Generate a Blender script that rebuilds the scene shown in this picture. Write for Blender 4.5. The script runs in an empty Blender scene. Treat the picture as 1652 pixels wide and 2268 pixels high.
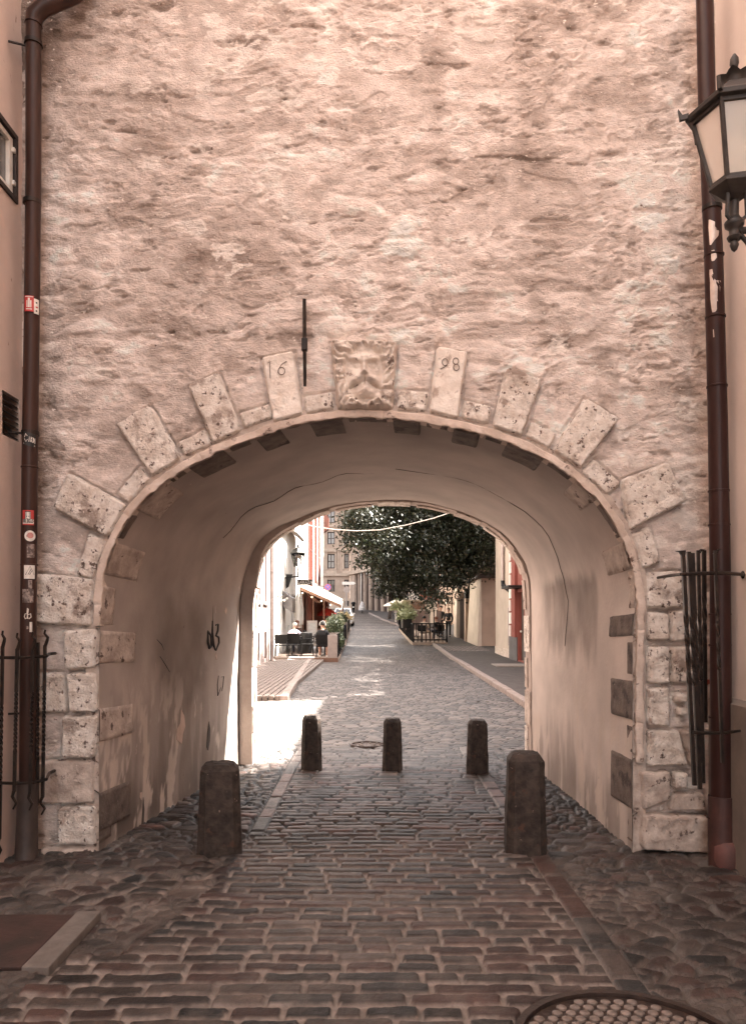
import bpy, math, random
import numpy as np
from mathutils import Vector, Matrix
random.seed(7)
S = bpy.context.scene
# ---------------------------------------------------------------- camera, world, sun, exposure
CX, HY, F, H = 826.0, 1370.0, 1700.0, 1.6          # principal column, horizon row, focal length (1652 px wide), eye height
cd = bpy.data.cameras.new('camera'); cam = bpy.data.objects.new('camera', cd); S.collection.objects.link(cam)
cam.location = (0, 0, H); cam.rotation_euler = (math.pi/2, 0, 0)
cd.sensor_fit = 'HORIZONTAL'; cd.sensor_width = 36; cd.lens = 36*F/1652.0
cd.shift_y = (HY-1134)/1652.0; cd.clip_end = 2000; cd.clip_start = 0.05
S.camera = cam
SUN_E, SUN_A = 48.0, 19.0                           # elevation, azimuth from +X towards +Y
w = bpy.data.worlds.new('World'); S.world = w; w.use_nodes = True
nt = w.node_tree; bg = nt.nodes['Background']
sky = nt.nodes.new('ShaderNodeTexSky'); sky.sky_type = 'NISHITA'; sky.sun_disc = False
sky.sun_elevation = math.radians(SUN_E); sky.sun_rotation = math.radians(90-SUN_A)
sky.air_density = 0.8; sky.dust_density = 3.0; sky.ozone_density = 0.3
hs = nt.nodes.new('ShaderNodeHueSaturation'); hs.inputs['Saturation'].default_value = 0.22
mx = nt.nodes.new('ShaderNodeMix'); mx.data_type = 'RGBA'; mx.blend_type = 'MULTIPLY'; mx.inputs[0].default_value = 1
nt.links.new(sky.outputs[0], hs.inputs['Color']); nt.links.new(hs.outputs[0], mx.inputs[6])
mx.inputs[7].default_value = (1.0, 0.945, 0.905, 1)
nt.links.new(mx.outputs[2], bg.inputs['Color']); bg.inputs['Strength'].default_value = 0.15
sd = bpy.data.lights.new('sun', 'SUN'); sd.energy = 5.0; sd.angle = math.radians(0.5); sd.color = (1, 0.93, 0.85)
so = bpy.data.objects.new('sun', sd); S.collection.objects.link(so); so.location = (20, 10, 30)
_s = Vector((math.cos(math.radians(SUN_E))*math.cos(math.radians(SUN_A)), math.cos(math.radians(SUN_E))*math.sin(math.radians(SUN_A)), math.sin(math.radians(SUN_E))))
so.rotation_euler = _s.to_track_quat('Z', 'Y').to_euler()
S.view_settings.view_transform = 'Standard'; S.view_settings.look = 'None'
S.view_settings.gamma = 1; S.view_settings.exposure = 3.0
S.render.engine = 'CYCLES'
try:
    S.cycles.max_bounces = 8; S.cycles.diffuse_bounces = 5; S.cycles.sample_clamp_indirect = 8
except Exception: pass

# ---------------------------------------------------------------- helpers
def P(px, py, Y):                                   # a point seen at (px,py) standing at distance Y
    return ((px-CX)*Y/F, Y, H+(HY-py)*Y/F)
def gz(y): return np.interp(y, [-60, 30, 42, 50, 63, 97, 110, 400], [0, 0, .25, .55, 1.04, 2.55, 3.05, 3.05])
def tag(o, label=None, cat=None, group=None, kind=None):
    if label: o['label'] = label
    if cat: o['category'] = cat
    if group: o['group'] = group
    if kind: o['kind'] = kind
    return o
def empty(name, loc, label, cat, group=None, rz=0):
    o = bpy.data.objects.new(name, None); S.collection.objects.link(o); o.location = loc
    o.rotation_euler = (0, 0, rz); o.empty_display_size = .2
    return tag(o, label, cat, group)
def kids(o): return list(o.children)
def copy_tree(o, parent=None):
    c = o.copy(); S.collection.objects.link(c)
    if parent: c.parent = parent
    for ch in kids(o): copy_tree(ch, c)
    return c
def dup(o, loc, rz=0, label=None):
    c = copy_tree(o); c.location = loc; c.rotation_euler = (0, 0, rz)
    if label: c['label'] = label
    return c
class MB:
    def __init__(s): s.v = []; s.f = []
    def add(s, vs, fs):
        b = len(s.v); s.v += [tuple(p) for p in vs]; s.f += [tuple(b+i for i in f) for f in fs]; return s
    def box(s, c, d, rz=0, rx=0, ry=0):
        x, y, z = d[0]/2, d[1]/2, d[2]/2
        m = Matrix.Rotation(rz, 3, 'Z') @ Matrix.Rotation(ry, 3, 'Y') @ Matrix.Rotation(rx, 3, 'X')
        vs = [Vector(c)+m@Vector(p) for p in ((-x,-y,-z),(x,-y,-z),(x,y,-z),(-x,y,-z),(-x,-y,z),(x,-y,z),(x,y,z),(-x,y,z))]
        return s.add(vs, ((0,3,2,1),(4,5,6,7),(0,1,5,4),(1,2,6,5),(2,3,7,6),(3,0,4,7)))
    def box2(s, a, b):
        return s.box([(a[i]+b[i])/2 for i in range(3)], [abs(b[i]-a[i]) for i in range(3)])
    def quad(s, a, b, c, d): return s.add((a, b, c, d), ((0, 1, 2, 3),))
    def tube(s, pts, r, n=8, twist=0, caps=True):
        pts = [Vector(p) for p in pts]; rs = r if hasattr(r, '__len__') else [r]*len(pts)
        up = None; vs = []; fs = []
        for i, p in enumerate(pts):
            t = (pts[min(i+1, len(pts)-1)]-pts[max(i-1, 0)]).normalized()
            if up is None: up = t.orthogonal().normalized()
            up = (up-t*up.dot(t)).normalized() if (up-t*up.dot(t)).length > 1e-6 else t.orthogonal().normalized()
            si = t.cross(up)
            for k in range(n):
                a = 2*math.pi*k/n + twist*i
                vs.append(p+(up*math.cos(a)+si*math.sin(a))*rs[i])
        for i in range(len(pts)-1):
            for k in range(n):
                fs.append((i*n+k, i*n+(k+1) % n, (i+1)*n+(k+1) % n, (i+1)*n+k))
        if caps: fs += [tuple(range(n))[::-1], tuple((len(pts)-1)*n+k for k in range(n))]
        return s.add(vs, fs)
    def lathe(s, c, prof, n=16, sx=1, sy=1):
        vs = []; fs = []
        for r, z in prof:
            for k in range(n):
                a = 2*math.pi*k/n; vs.append((c[0]+r*sx*math.cos(a), c[1]+r*sy*math.sin(a), c[2]+z))
        for i in range(len(prof)-1):
            for k in range(n): fs.append((i*n+k, i*n+(k+1) % n, (i+1)*n+(k+1) % n, (i+1)*n+k))
        fs += [tuple(range(n))[::-1], tuple((len(prof)-1)*n+k for k in range(n))]
        return s.add(vs, fs)
    def ball(s, c, r, n=10, m=6, sx=1, sy=1, sz=1):
        pr = [(max(1e-4, r*math.sin(math.pi*i/m)), -r*sz*math.cos(math.pi*i/m)) for i in range(m+1)]
        return s.lathe(c, pr, n, sx, sy)
    def prism(s, poly, off):                        # poly: list of 3-D points, off: vector
        n = len(poly); o = Vector(off)
        vs = [Vector(p) for p in poly]+[Vector(p)+o for p in poly]
        fs = [tuple(range(n))[::-1], tuple(range(n, 2*n))]+[(i, (i+1) % n, n+(i+1) % n, n+i) for i in range(n)]
        return s.add(vs, fs)
    def build(s, name, mat, parent=None, smooth=None, bevel=0, org=None):
        o3 = (0, 0, 0)
        if parent is not None:
            r = parent
            while r.parent: r = r.parent
            o3 = tuple(r.location)
        if org is not None: o3 = org
        me = bpy.data.meshes.new(name)
        me.from_pydata([(a[0]-o3[0], a[1]-o3[1], a[2]-o3[2]) for a in s.v], [], s.f); me.update()
        import bmesh
        bm = bmesh.new(); bm.from_mesh(me); bmesh.ops.recalc_face_normals(bm, faces=bm.faces); bm.to_mesh(me); bm.free()
        o = bpy.data.objects.new(name, me); S.collection.objects.link(o)
        if parent is not None: o.parent = parent
        elif org is not None: o.location = org
        me.materials.append(mat)
        if smooth is not None:
            me.shade_smooth(); me.set_sharp_from_angle(angle=math.radians(smooth))
        if bevel:
            b = o.modifiers.new('bevel', 'BEVEL'); b.width = bevel; b.segments = 2; b.limit_method = 'ANGLE'
        return o
def grid_obj(name, V, nu, nv, mat, parent=None, keep=None, cols=None, extra=None, origin=(0, 0, 0)):
    """V: (nu*nv,3) array, row-major u; keep: (nu-1)*(nv-1) mask."""
    i = np.arange((nu-1)*(nv-1)); a = i//(nv-1); b = i % (nv-1)
    q = np.stack([a*nv+b, (a+1)*nv+b, (a+1)*nv+b+1, a*nv+b+1], 1)
    if keep is not None:
        q = q[keep.ravel()]
        used = np.zeros(len(V), bool); used[q.ravel()] = True
        rm = np.cumsum(used)-1; q = rm[q]; V = V[used]
        if cols is not None: cols = cols[used]
        if extra is not None: extra = {k: e[used] for k, e in extra.items()}
    V = V-np.array(origin)
    me = bpy.data.meshes.new(name)
    me.vertices.add(len(V)); me.vertices.foreach_set('co', V.astype(np.float32).ravel())
    me.loops.add(4*len(q)); me.loops.foreach_set('vertex_index', q.astype(np.int32).ravel())
    me.polygons.add(len(q)); me.polygons.foreach_set('loop_start', np.arange(0, 4*len(q), 4, dtype=np.int32))
    me.update(calc_edges=True); me.validate(); me.shade_smooth()
    if cols is not None:
        at = me.color_attributes.new('Col', 'FLOAT_COLOR', 'POINT')
        at.data.foreach_set('color', np.concatenate([cols, np.ones((len(cols), 1))], 1).astype(np.float32).ravel())
    if extra:
        for k, e in extra.items():
            at = me.attributes.new(k, 'FLOAT', 'POINT'); at.data.foreach_set('value', e.astype(np.float32))
    o = bpy.data.objects.new(name, me); S.collection.objects.link(o); me.materials.append(mat)
    if parent is not None: o.parent = parent
    return o
# numpy noise
def hsh(ix, iy, s=0.0):
    v = np.sin(ix*127.1+iy*311.7+s*74.7+.5)*43758.5453
    return v-np.floor(v)
def vn(x, y, s=0.0):
    x = np.asarray(x, float); y = np.asarray(y, float)
    ix = np.floor(x); iy = np.floor(y); fx = x-ix; fy = y-iy
    fx = fx*fx*fx*(fx*(fx*6-15)+10); fy = fy*fy*fy*(fy*(fy*6-15)+10)
    a = hsh(ix, iy, s); b = hsh(ix+1, iy, s); c = hsh(ix, iy+1, s); d = hsh(ix+1, iy+1, s)
    return a+(b-a)*fx+(c-a)*fy+(a-b-c+d)*fx*fy
def fbm(x, y, s=0.0, o=4, g=.5):
    t = 0; am = 1; n = 0
    for k in range(o):
        t = t+am*vn(x*2**k+k*13.7, y*2**k-k*7.3, s+k); n += am; am *= g
    return t/n
def sst(a, b, x):
    t = np.clip((x-a)/(b-a), 0, 1); return t*t*(3-2*t)
def voro(x, y, s=0.0, j=.8):
    ix = np.floor(x); iy = np.floor(y)
    f1 = np.full(x.shape, 9.); f2 = np.full(x.shape, 9.); idd = np.zeros(x.shape)
    for a in (-1, 0, 1):
        for b in (-1, 0, 1):
            cx_ = ix+a; cy_ = iy+b
            px = cx_+.5+j*(hsh(cx_, cy_, s)-.5); py = cy_+.5+j*(hsh(cx_, cy_, s+5)-.5)
            d = np.hypot(px-x, py-y); n = d < f1
            f2 = np.where(n, f1, np.minimum(f2, d)); idd = np.where(n, hsh(cx_, cy_, s+9), idd); f1 = np.where(n, d, f1)
    return f1, f2, idd
# materials
def C3(c): return (c[0], c[1], c[2], 1) if len(c) == 3 else c
MATS = {}
def M(name, c1, c2=None, sc=6, rough=.7, bump=.3, bsc=30, metal=0, stretch=(1, 1, 1), speck=None, dist=.01, spec=.5, lo=.35, hi=.65, attr=None):
    if name in MATS: return MATS[name]
    m = bpy.data.materials.new(name); m.use_nodes = True; nt = m.node_tree; N = nt.nodes; L = nt.links
    b = N['Principled BSDF']; b.inputs['Roughness'].default_value = rough; b.inputs['Metallic'].default_value = metal
    b.inputs['Specular IOR Level'].default_value = spec
    tc = N.new('ShaderNodeTexCoord'); mp = N.new('ShaderNodeMapping'); mp.inputs['Scale'].default_value = stretch
    L.new(tc.outputs['Object'], mp.inputs['Vector'])
    src = None
    if attr:
        at = N.new('ShaderNodeAttribute'); at.attribute_name = attr; src = at.outputs['Color']
        n1 = N.new('ShaderNodeTexNoise'); n1.inputs['Scale'].default_value = sc; n1.inputs['Detail'].default_value = 6
        L.new(mp.outputs[0], n1.inputs['Vector'])
        r = N.new('ShaderNodeMapRange'); r.inputs[1].default_value = .3; r.inputs[2].default_value = .7; r.inputs[3].default_value = .84; r.inputs[4].default_value = 1.12
        L.new(n1.outputs[0], r.inputs[0])
        mm = N.new('ShaderNodeVectorMath'); mm.operation = 'SCALE'; L.new(src, mm.inputs[0]); L.new(r.outputs[0], mm.inputs['Scale']); src = mm.outputs[0]
    else:
        c2 = c2 or tuple(x*.8 for x in c1)
        n1 = N.new('ShaderNodeTexNoise'); n1.inputs['Scale'].default_value = sc; n1.inputs['Detail'].default_value = 7; n1.inputs['Roughness'].default_value = .6
        L.new(mp.outputs[0], n1.inputs['Vector'])
        r = N.new('ShaderNodeMapRange'); r.inputs[1].default_value = lo; r.inputs[2].default_value = hi
        L.new(n1.outputs[0], r.inputs[0])
        mi = N.new('ShaderNodeMix'); mi.data_type = 'RGBA'; L.new(r.outputs[0], mi.inputs[0]); mi.inputs[6].default_value = C3(c1); mi.inputs[7].default_value = C3(c2); src = mi.outputs[2]
    for sp in (speck or ()):                       # (colour, scale, threshold lo, hi)
        n3 = N.new('ShaderNodeTexNoise'); n3.inputs['Scale'].default_value = sp[1]; n3.inputs['Detail'].default_value = 5; n3.inputs['Roughness'].default_value = .65
        mp3 = N.new('ShaderNodeMapping'); mp3.inputs['Location'].default_value = (sp[2]*37, sp[1]*1.3, 3.1); mp3.inputs['Scale'].default_value = sp[4] if len(sp) > 4 else stretch
        L.new(tc.outputs['Object'], mp3.inputs['Vector']); L.new(mp3.outputs[0], n3.inputs['Vector'])
        r3 = N.new('ShaderNodeMapRange'); r3.inputs[1].default_value = sp[2]; r3.inputs[2].default_value = sp[3]; L.new(n3.outputs[0], r3.inputs[0])
        m3 = N.new('ShaderNodeMix'); m3.data_type = 'RGBA'; L.new(r3.outputs[0], m3.inputs[0]); L.new(src, m3.inputs[6]); m3.inputs[7].default_value = C3(sp[0]); src = m3.outputs[2]
    L.new(src, b.inputs['Base Color'])
    if bump:
        n2 = N.new('ShaderNodeTexNoise'); n2.inputs['Scale'].default_value = bsc; n2.inputs['Detail'].default_value = 8; n2.inputs['Roughness'].default_value = .65
        L.new(mp.outputs[0], n2.inputs['Vector'])
        bp = N.new('ShaderNodeBump'); bp.inputs['Strength'].default_value = bump; bp.inputs['Distance'].default_value = dist
        L.new(n2.outputs[0], bp.inputs['Height']); L.new(bp.outputs[0], b.inputs['Normal'])
        r2 = N.new('ShaderNodeMapRange'); r2.inputs[3].default_value = max(0, rough-.12); r2.inputs[4].default_value = min(1, rough+.12)
        L.new(n1.outputs[0], r2.inputs[0]); L.new(r2.outputs[0], b.inputs['Roughness'])
    MATS[name] = m; return m
def glass(name, col, rough=.05, trans=.0, emit=None):
    m = bpy.data.materials.new(name); m.use_nodes = True; b = m.node_tree.nodes['Principled BSDF']
    b.inputs['Base Color'].default_value = C3(col); b.inputs['Roughness'].default_value = rough; b.inputs['Transmission Weight'].default_value = trans
    b.inputs['Specular IOR Level'].default_value = .8
    if emit: b.inputs['Emission Color'].default_value = C3(emit[0]); b.inputs['Emission Strength'].default_value = emit[1]
    MATS[name] = m; return m
ROUGHWALL = M('painted_rubble', (.7, .6, .5), None, 14, .88, 1, 55, stretch=(1, 1, 1.7), dist=.02, attr='Col', spec=.25,
    speck=[((.87, .80, .73), 19, .625, .665), ((.23, .16, .13), 21, .66, .70), ((.42, .10, .06), 5.5, .775, .785)])
LIME = M('limestone', (.90, .835, .76), (.70, .61, .53), 13, .88, 1, 60, dist=.02, lo=.4, hi=.6, spec=.25, speck=[((.40, .32, .27), 6, .54, .64), ((.16, .115, .095), 24, .585, .63), ((.88, .79, .71), 20, .60, .66)])
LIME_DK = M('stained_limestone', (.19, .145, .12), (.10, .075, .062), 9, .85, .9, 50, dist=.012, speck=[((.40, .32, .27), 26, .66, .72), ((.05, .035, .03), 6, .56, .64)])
LIME_BRN = M('weathered_limestone', (.62, .53, .46), (.36, .285, .24), 8, .85, .9, 50, dist=.012, speck=[((.13, .09, .075), 12, .60, .66), ((.68, .55, .47), 22, .64, .7)])
VAULT = M('vault_plaster', (.4, .3, .2), None, 2.2, .85, .35, 26, dist=.01, spec=.25, attr='Col', speck=[((.60, .50, .44), 10, .70, .72, (1, 1, .25)), ((.10, .075, .065), 16, .72, .74, (1, 1, .4))])
PLAST_L = M('pink_plaster', (.62, .50, .44), (.53, .42, .365), 2.0, .85, .3, 30, speck=[((.30, .20, .155), 9, .68, .71, (1.5, 1.5, .6)), ((.66, .48, .40), 3, .6, .75)])
PLAST_R = M('smooth_plaster', (.76, .65, .58), (.70, .59, .52), 1.3, .8, .12, 14)
PLAST_G = M('grey_plinth_plaster', (.25, .20, .165), (.17, .14, .12), 3, .85, .4, 20)
IRON = M('wrought_iron', (.018, .015, .014), (.04, .028, .022), 20, .42, .35, 60, dist=.003, metal=.3, spec=.22)
PIPE = M('brown_pipe', (.034, .017, .013), (.055, .026, .019), 4, .38, .15, 30, dist=.003, stretch=(1, 1, .3), spec=.22)
PIPE_R = M('red_brown_pipe', (.042, .018, .015), (.03, .013, .011), 4, .36, .15, 30, dist=.003, stretch=(1, 1, .3), speck=[((.2, .05, .04), 5, .72, .76)], spec=.22)
BOLL = M('rusty_bollard', (.024, .019, .016), (.075, .056, .046), 14, .72, 1, 45, dist=.012, spec=.3, speck=[((.085, .045, .032), 12, .61, .67), ((.30, .22, .18), 24, .68, .70)])
GROUNDC = M('cobbles', (.2, .2, .2), None, 40, .47, .9, 70, dist=.008, attr='Col', spec=.35)
DIRT = M('street_dirt', (.20, .15, .12), (.12, .09, .075), 3, .85, .4, 20)
WHITE = M('white_paint', (.75, .72, .66), (.62, .58, .52), 8, .5, .1, 30)
DARKGLASS = glass('dark_glass', (.012, .012, .014), .04)
# ================================================================= GROUND
def sett(X, Y, w, h, s, gap=.012, edge=.02):
    wx = X+.012*(fbm(X*7, Y*7, s)-.5)*2; wy = Y+.022*(fbm(X*2.6, Y*2.2, s+3)-.5)*2+.012*(fbm(X*9, Y*5, s+4)-.5)
    hv = wy/h; r = np.floor(hv); fr = hv-r
    u = wx/w+hsh(r, r*0+3, s)*7; ww = .75+.5*hsh(r, r*0+8, s)
    u = u/ww; i = np.floor(u)
    def J(k): return .26*(hsh(k, r, s+2)-.5)*2
    lo = i+J(i); sw = u < lo; i = np.where(sw, i-1, i)
    hi = i+1+J(i+1); sw2 = u >= hi; i = np.where(sw2, i+1, i)
    lo = i+J(i); hi = i+1+J(i+1)
    dx = np.minimum(u-lo, hi-u)*w*ww; dy = np.minimum(fr, 1-fr)*h
    cr = .022
    qx = np.maximum(cr-(dx-gap*.5), 0); qy = np.maximum(cr-(dy-gap*.5), 0)
    d = cr-np.hypot(qx, qy); d = np.where((qx == 0) | (qy == 0), np.minimum(dx, dy)-gap*.5, d)
    hh = sst(-.002, edge, d)
    idd = hsh(i, r, s+11); id2 = hsh(i, r, s+12)
    return hh, idd, id2
def cobble(X, Y, sx, sy, s):
    wx = X+.04*(fbm(X*4, Y*4, s)-.5); wy = Y+.04*(fbm(X*4+9, Y*4, s+3)-.5)
    f1, f2, idd = voro(wx/sx, wy/sy, s, .98)
    e = f2-f1; return sst(.04, .26, e)*(.75+.25*np.sqrt(np.clip(1-f1*1.0, 0, 1))), idd, hsh(idd*91, idd*37, s)
STONEC = np.array([(.058, .046, .041), (.090, .070, .060), (.105, .062, .052), (.045, .042, .040), (.135, .105, .09), (.075, .047, .040)])
def stone_cols(idd, id2):
    k = np.floor(idd*len(STONEC)*.999).astype(int); c = STONEC[k]
    return c*(.75+.6*id2)[:, None]
def near_ground():
    ys = [2.2]
    while ys[-1] < 9.4: ys.append(ys[-1]+max(.0075, .0028*ys[-1]**1.15))
    ys = np.array(ys); xs = np.arange(-2.75, 2.76, .0085)
    Y, X = np.meshgrid(ys, xs, indexing='ij'); Xf = X.ravel(); Yf = Y.ravel()
    h1, a1, b1 = sett(Xf, Yf, .265, .098, 1, .013, .011)
    h2, a2, b2 = cobble(Xf, Yf, .19, .125, 4); h2b, a2b, b2b = cobble(Xf+5, Yf, .115, .08, 14); sm = fbm(Xf*1.7, Yf*1.7, 15) > .52; h2 = np.where(sm, h2b*.8, h2); a2 = np.where(sm, a2b, a2); b2 = np.where(sm, b2b, b2)
    lw = -.9+.05*(fbm(Yf*2, Yf*0, 8)-.5)
    lw = np.where(Yf < 4.7, -.9-.30*np.clip((4.7-Yf)/1.2, 0, 1), lw); lw = np.where(Yf < 3.6, -1.5, lw)
    rw = 1.05+.02*(fbm(Yf*2, Yf*0, 18)-.5)
    lane = (Xf > lw) & (Xf < rw)
    h = np.where(lane, h1*.021, h2*.027); ida = np.where(lane, a1, a2); idb = np.where(lane, b1, b2)
    hm = np.where(lane, h1, h2)
    # border strips of long flat stones
    def strip(x0, wd, mask, sd):
        u = Yf/.34+.2*hsh(np.floor(Yf/.34), np.floor(Yf/.34)*0, sd); i = np.floor(u); fu = np.minimum(u-i, 1-(u-i))*.34
        dx = wd/2-np.abs(Xf-x0); d = np.minimum(dx, fu); hh = sst(.0, .018, d); mk = mask & (dx > 0)
        return mk, hh, hsh(i, i*0+1, sd), hsh(i, i*0+2, sd)
    for x0, wd, mask, sd in ((1.115, .14, Yf > 3.0, 21), (-.86, .13, Yf > 5.6, 22)):
        mk, hh, ia, ib = strip(x0, wd, mask, sd)
        h = np.where(mk, hh*.021, h); hm = np.where(mk, hh, hm); ida = np.where(mk, .3+.3*ia, ida); idb = np.where(mk, .6+.6*ib, idb)
    h = h+.006*(fbm(Xf*30, Yf*30, 31)-.5)*hm+.018*(fbm(Xf*1.5, Yf*1.5, 33)-.5)+.003*(fbm(Xf*60, Yf*60, 36)-.5)
    h = h+.008*(idb-.5)*hm
    col = stone_cols(ida, idb)*(.56+.35*sst(4.8, 6.2, Yf))[:, None]*(.6+.8*fbm(Xf*9, Yf*9, 48, 4))[:, None]; kf = sst(8.0, 8.7, Yf)[:, None]; pl = sst(-.85, -1.05, Xf)*sst(8.3, 8.6, Yf); col = col*(1-kf)+np.array([.088, .076, .069])*(.35+1.2*idb)[:, None]*kf; col = col*(1-pl)[:, None]+np.array([.34, .30, .27])*(.7+.5*idb)[:, None]*pl[:, None]  # gateway sheen and the exit's sun patch put into the stone colour
    col = col*(.7+.6*fbm(Xf*25, Yf*25, 41, 3))[:, None]
    mort = np.stack([.27+0*Xf, .225+0*Xf, .195+0*Xf], 1)*(.55+.7*fbm(Xf*12, Yf*12, 44))[:, None]
    # joints filled with pale sand in front, washed out and dark inside the gateway
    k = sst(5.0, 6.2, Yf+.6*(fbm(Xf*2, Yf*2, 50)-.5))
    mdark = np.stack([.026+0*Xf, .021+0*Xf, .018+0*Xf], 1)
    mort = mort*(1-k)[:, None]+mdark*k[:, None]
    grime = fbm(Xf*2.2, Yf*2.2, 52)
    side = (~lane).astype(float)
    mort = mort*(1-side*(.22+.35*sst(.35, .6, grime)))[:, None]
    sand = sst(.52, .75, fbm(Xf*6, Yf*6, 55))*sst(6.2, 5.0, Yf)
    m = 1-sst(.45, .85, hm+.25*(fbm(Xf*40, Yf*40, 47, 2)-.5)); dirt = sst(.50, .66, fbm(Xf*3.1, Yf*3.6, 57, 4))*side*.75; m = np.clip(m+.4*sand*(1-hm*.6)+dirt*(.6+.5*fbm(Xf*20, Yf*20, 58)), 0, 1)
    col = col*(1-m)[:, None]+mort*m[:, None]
    V = np.stack([Xf, Yf, h-.004], 1)
    # recess for the big manhole and cellar plate
    inm = np.hypot(Xf-.96, Yf-2.82) < .455
    V[inm, 2] = -.012
    inp = (Xf < -1.42) & (Yf > 3.44) & (Yf < 4.12)
    V[inp, 2] = -.012
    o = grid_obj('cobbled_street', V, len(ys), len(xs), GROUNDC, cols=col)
    tag(o, kind='structure')
near_ground()
def kerbL(y): return np.interp(y, [9, 14.2, 27.2, 45, 130], [-1.25, -1.59, -2.19, -3.0, -6])
def kerbR(y): return np.interp(y, [9, 13.5, 27.2, 45, 60, 70, 97, 130], [2.45, 2.67, 2.98, 3.06, 2.2, 1.0, -1.3, -4])
def far_ground():
    ys = [9.34]
    while ys[-1] < 128: ys.append(ys[-1]+(.022 if ys[-1] < 22 else .04 if ys[-1] < 45 else .35))
    ys = np.array(ys); us = np.linspace(0, 1, 230)
    Y, U = np.meshgrid(ys, us, indexing='ij'); Yf = Y.ravel(); Uf = U.ravel()
    a = np.where(Yf < 14.6, -3.9, kerbL(Yf)-.02); b = kerbR(Yf)+.02; Xf = a+(b-a)*Uf
    big = sst(9, 16, Yf)
    h1, ia, ib = sett(Xf, Yf, .22, .12, 61, .022, .02)
    pl = sst(-.95, -1.1, Xf)*sst(14.7, 14.5, Yf); col = np.array([.088, .076, .069])*(.35+1.2*ib)[:, None]; col = col*(1-pl)[:, None]+np.array([.34, .30, .27])*(.7+.5*ib)[:, None]*pl[:, None]  # pl: sunlit patch left of the road put into the sett colour
    col = col*(.7+.6*fbm(Xf*8, Yf*3, 62, 3))[:, None]
    m = 1-sst(.1, .5, h1)
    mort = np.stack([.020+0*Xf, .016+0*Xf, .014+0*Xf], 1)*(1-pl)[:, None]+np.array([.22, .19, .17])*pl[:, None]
    col = col*(1-m)[:, None]+mort*m[:, None]
    z = gz(Yf)+h1*.022+.01*h1*(ib-.5)+.04*(fbm(Xf*.7, Yf*.7, 63)-.5)*sst(9.4, 11, Yf)
    z = np.where(np.hypot(Xf+.07, Yf-9.62) < .24, -.004, z)
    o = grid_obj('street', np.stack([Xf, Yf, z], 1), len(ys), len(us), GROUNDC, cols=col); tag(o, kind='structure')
far_ground()
# terrain sheet to the horizon
yy = np.concatenate([np.linspace(-60, 30, 4), np.linspace(31, 115, 40), np.array([200, 400])]); xx = np.array([-300, -30, -6, 0, 6, 30, 300.])
YY, XX = np.meshgrid(yy, xx, indexing='ij')
tag(grid_obj('ground', np.stack([XX.ravel(), YY.ravel(), gz(YY.ravel())-.05], 1), len(yy), len(xx), DIRT), kind='structure')
# pavements and kerbs
def strip_mesh(name, fa, fb, y0, y1, zt, mat, n=60, zb=-.05):
    b = MB(); ys = np.linspace(y0, y1, n); pr = None
    for y in ys:
        a_, b_ = float(fa(y)), float(fb(y)); g = float(gz(y))
        cur = [(a_, y, g+zb), (a_, y, g+zt), (b_, y, g+zt), (b_, y, g+zb)]
        i = len(b.v); b.v += cur
        if pr is not None:
            b.f += [(i-4, i-3, i+1, i), (i-3, i-2, i+2, i+1), (i-2, i-1, i+3, i+2)]
        else: b.f.append((i, i+1, i+2, i+3))
        pr = i
    b.f.append((pr, pr+3, pr+2, pr+1))
    return tag(b.build(name, mat), kind='structure')
PAVE = M('asphalt_pavement', (.052, .043, .038), (.036, .030, .027), 5, .8, .5, 60)
KERB = M('granite_kerb', (.26, .21, .185), (.17, .135, .118), 12, .7, .5, 50)
strip_mesh('pavement', lambda y: kerbR(y)+.17, lambda y: 14, 9.3, 120, .115, PAVE)
def kerbstones(f, sgn, y0, y1, name):
    b = MB(); y = y0
    while y < y1:
        l = 1.0+.3*random.random(); a = float(f(y)); c = float(f(min(y+l, y1)))-a
        b.box(((a+c/2)+sgn*.085, y+l/2, float(gz(y+l/2))+.035+random.uniform(-.006, .006)), (.16, l-.02, .20), -math.atan2(c, l)*1.0, rx=math.atan2(float(gz(y+l)-gz(y)), l)); y += l
    return tag(b.build(name, KERB, bevel=.02), kind='structure')
kerbstones(kerbR, 1, 9.3, 88, 'kerb')
kerbstones(kerbL, -1, 14.6, 27.7, 'kerb')
PLANK = M('grey_planks', (.16, .125, .105), (.10, .078, .066), 6, .7, .3, 30, stretch=(6, 1, 1))
b = MB(); x = -3.62
while x < -1.75:
    y1 = 27.7
    xa = lambda y, x=x: min(x, float(kerbL(y))-.19)
    if x < kerbL(14.7)-.2: ya = 14.62
    else: ya = float(np.interp(-x, [1.78, 2.38], [14.62, 27.7]))
    if ya < y1-.3: b.box((x, (ya+y1)/2, .06), (.095, y1-ya, .12))
    x += .12
tag(b.build('boardwalk', PLANK, bevel=.006), kind='structure')
# paved patch of setts in the right pavement
b = MB()
for i in range(9):
    for j in range(9):
        b.box((3.35+i*.2+.1*(j % 2), 33.3+j*.42, float(gz(33.3+j*.42))+.125), (.17, .36, .03))
tag(b.build('paving', M('sett_patch', (.12, .095, .08), (.07, .055, .05), 3, .6), bevel=.02), kind='structure')
tag(MB().box((4.35, 24.1, .13), (1.1, 1.15, .04)).build('door_mat', M('mat_grey', (.24, .21, .18), None, 10), bevel=.006), 'pale grey rectangular mat on the pavement before the red facade', 'mat')

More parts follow.
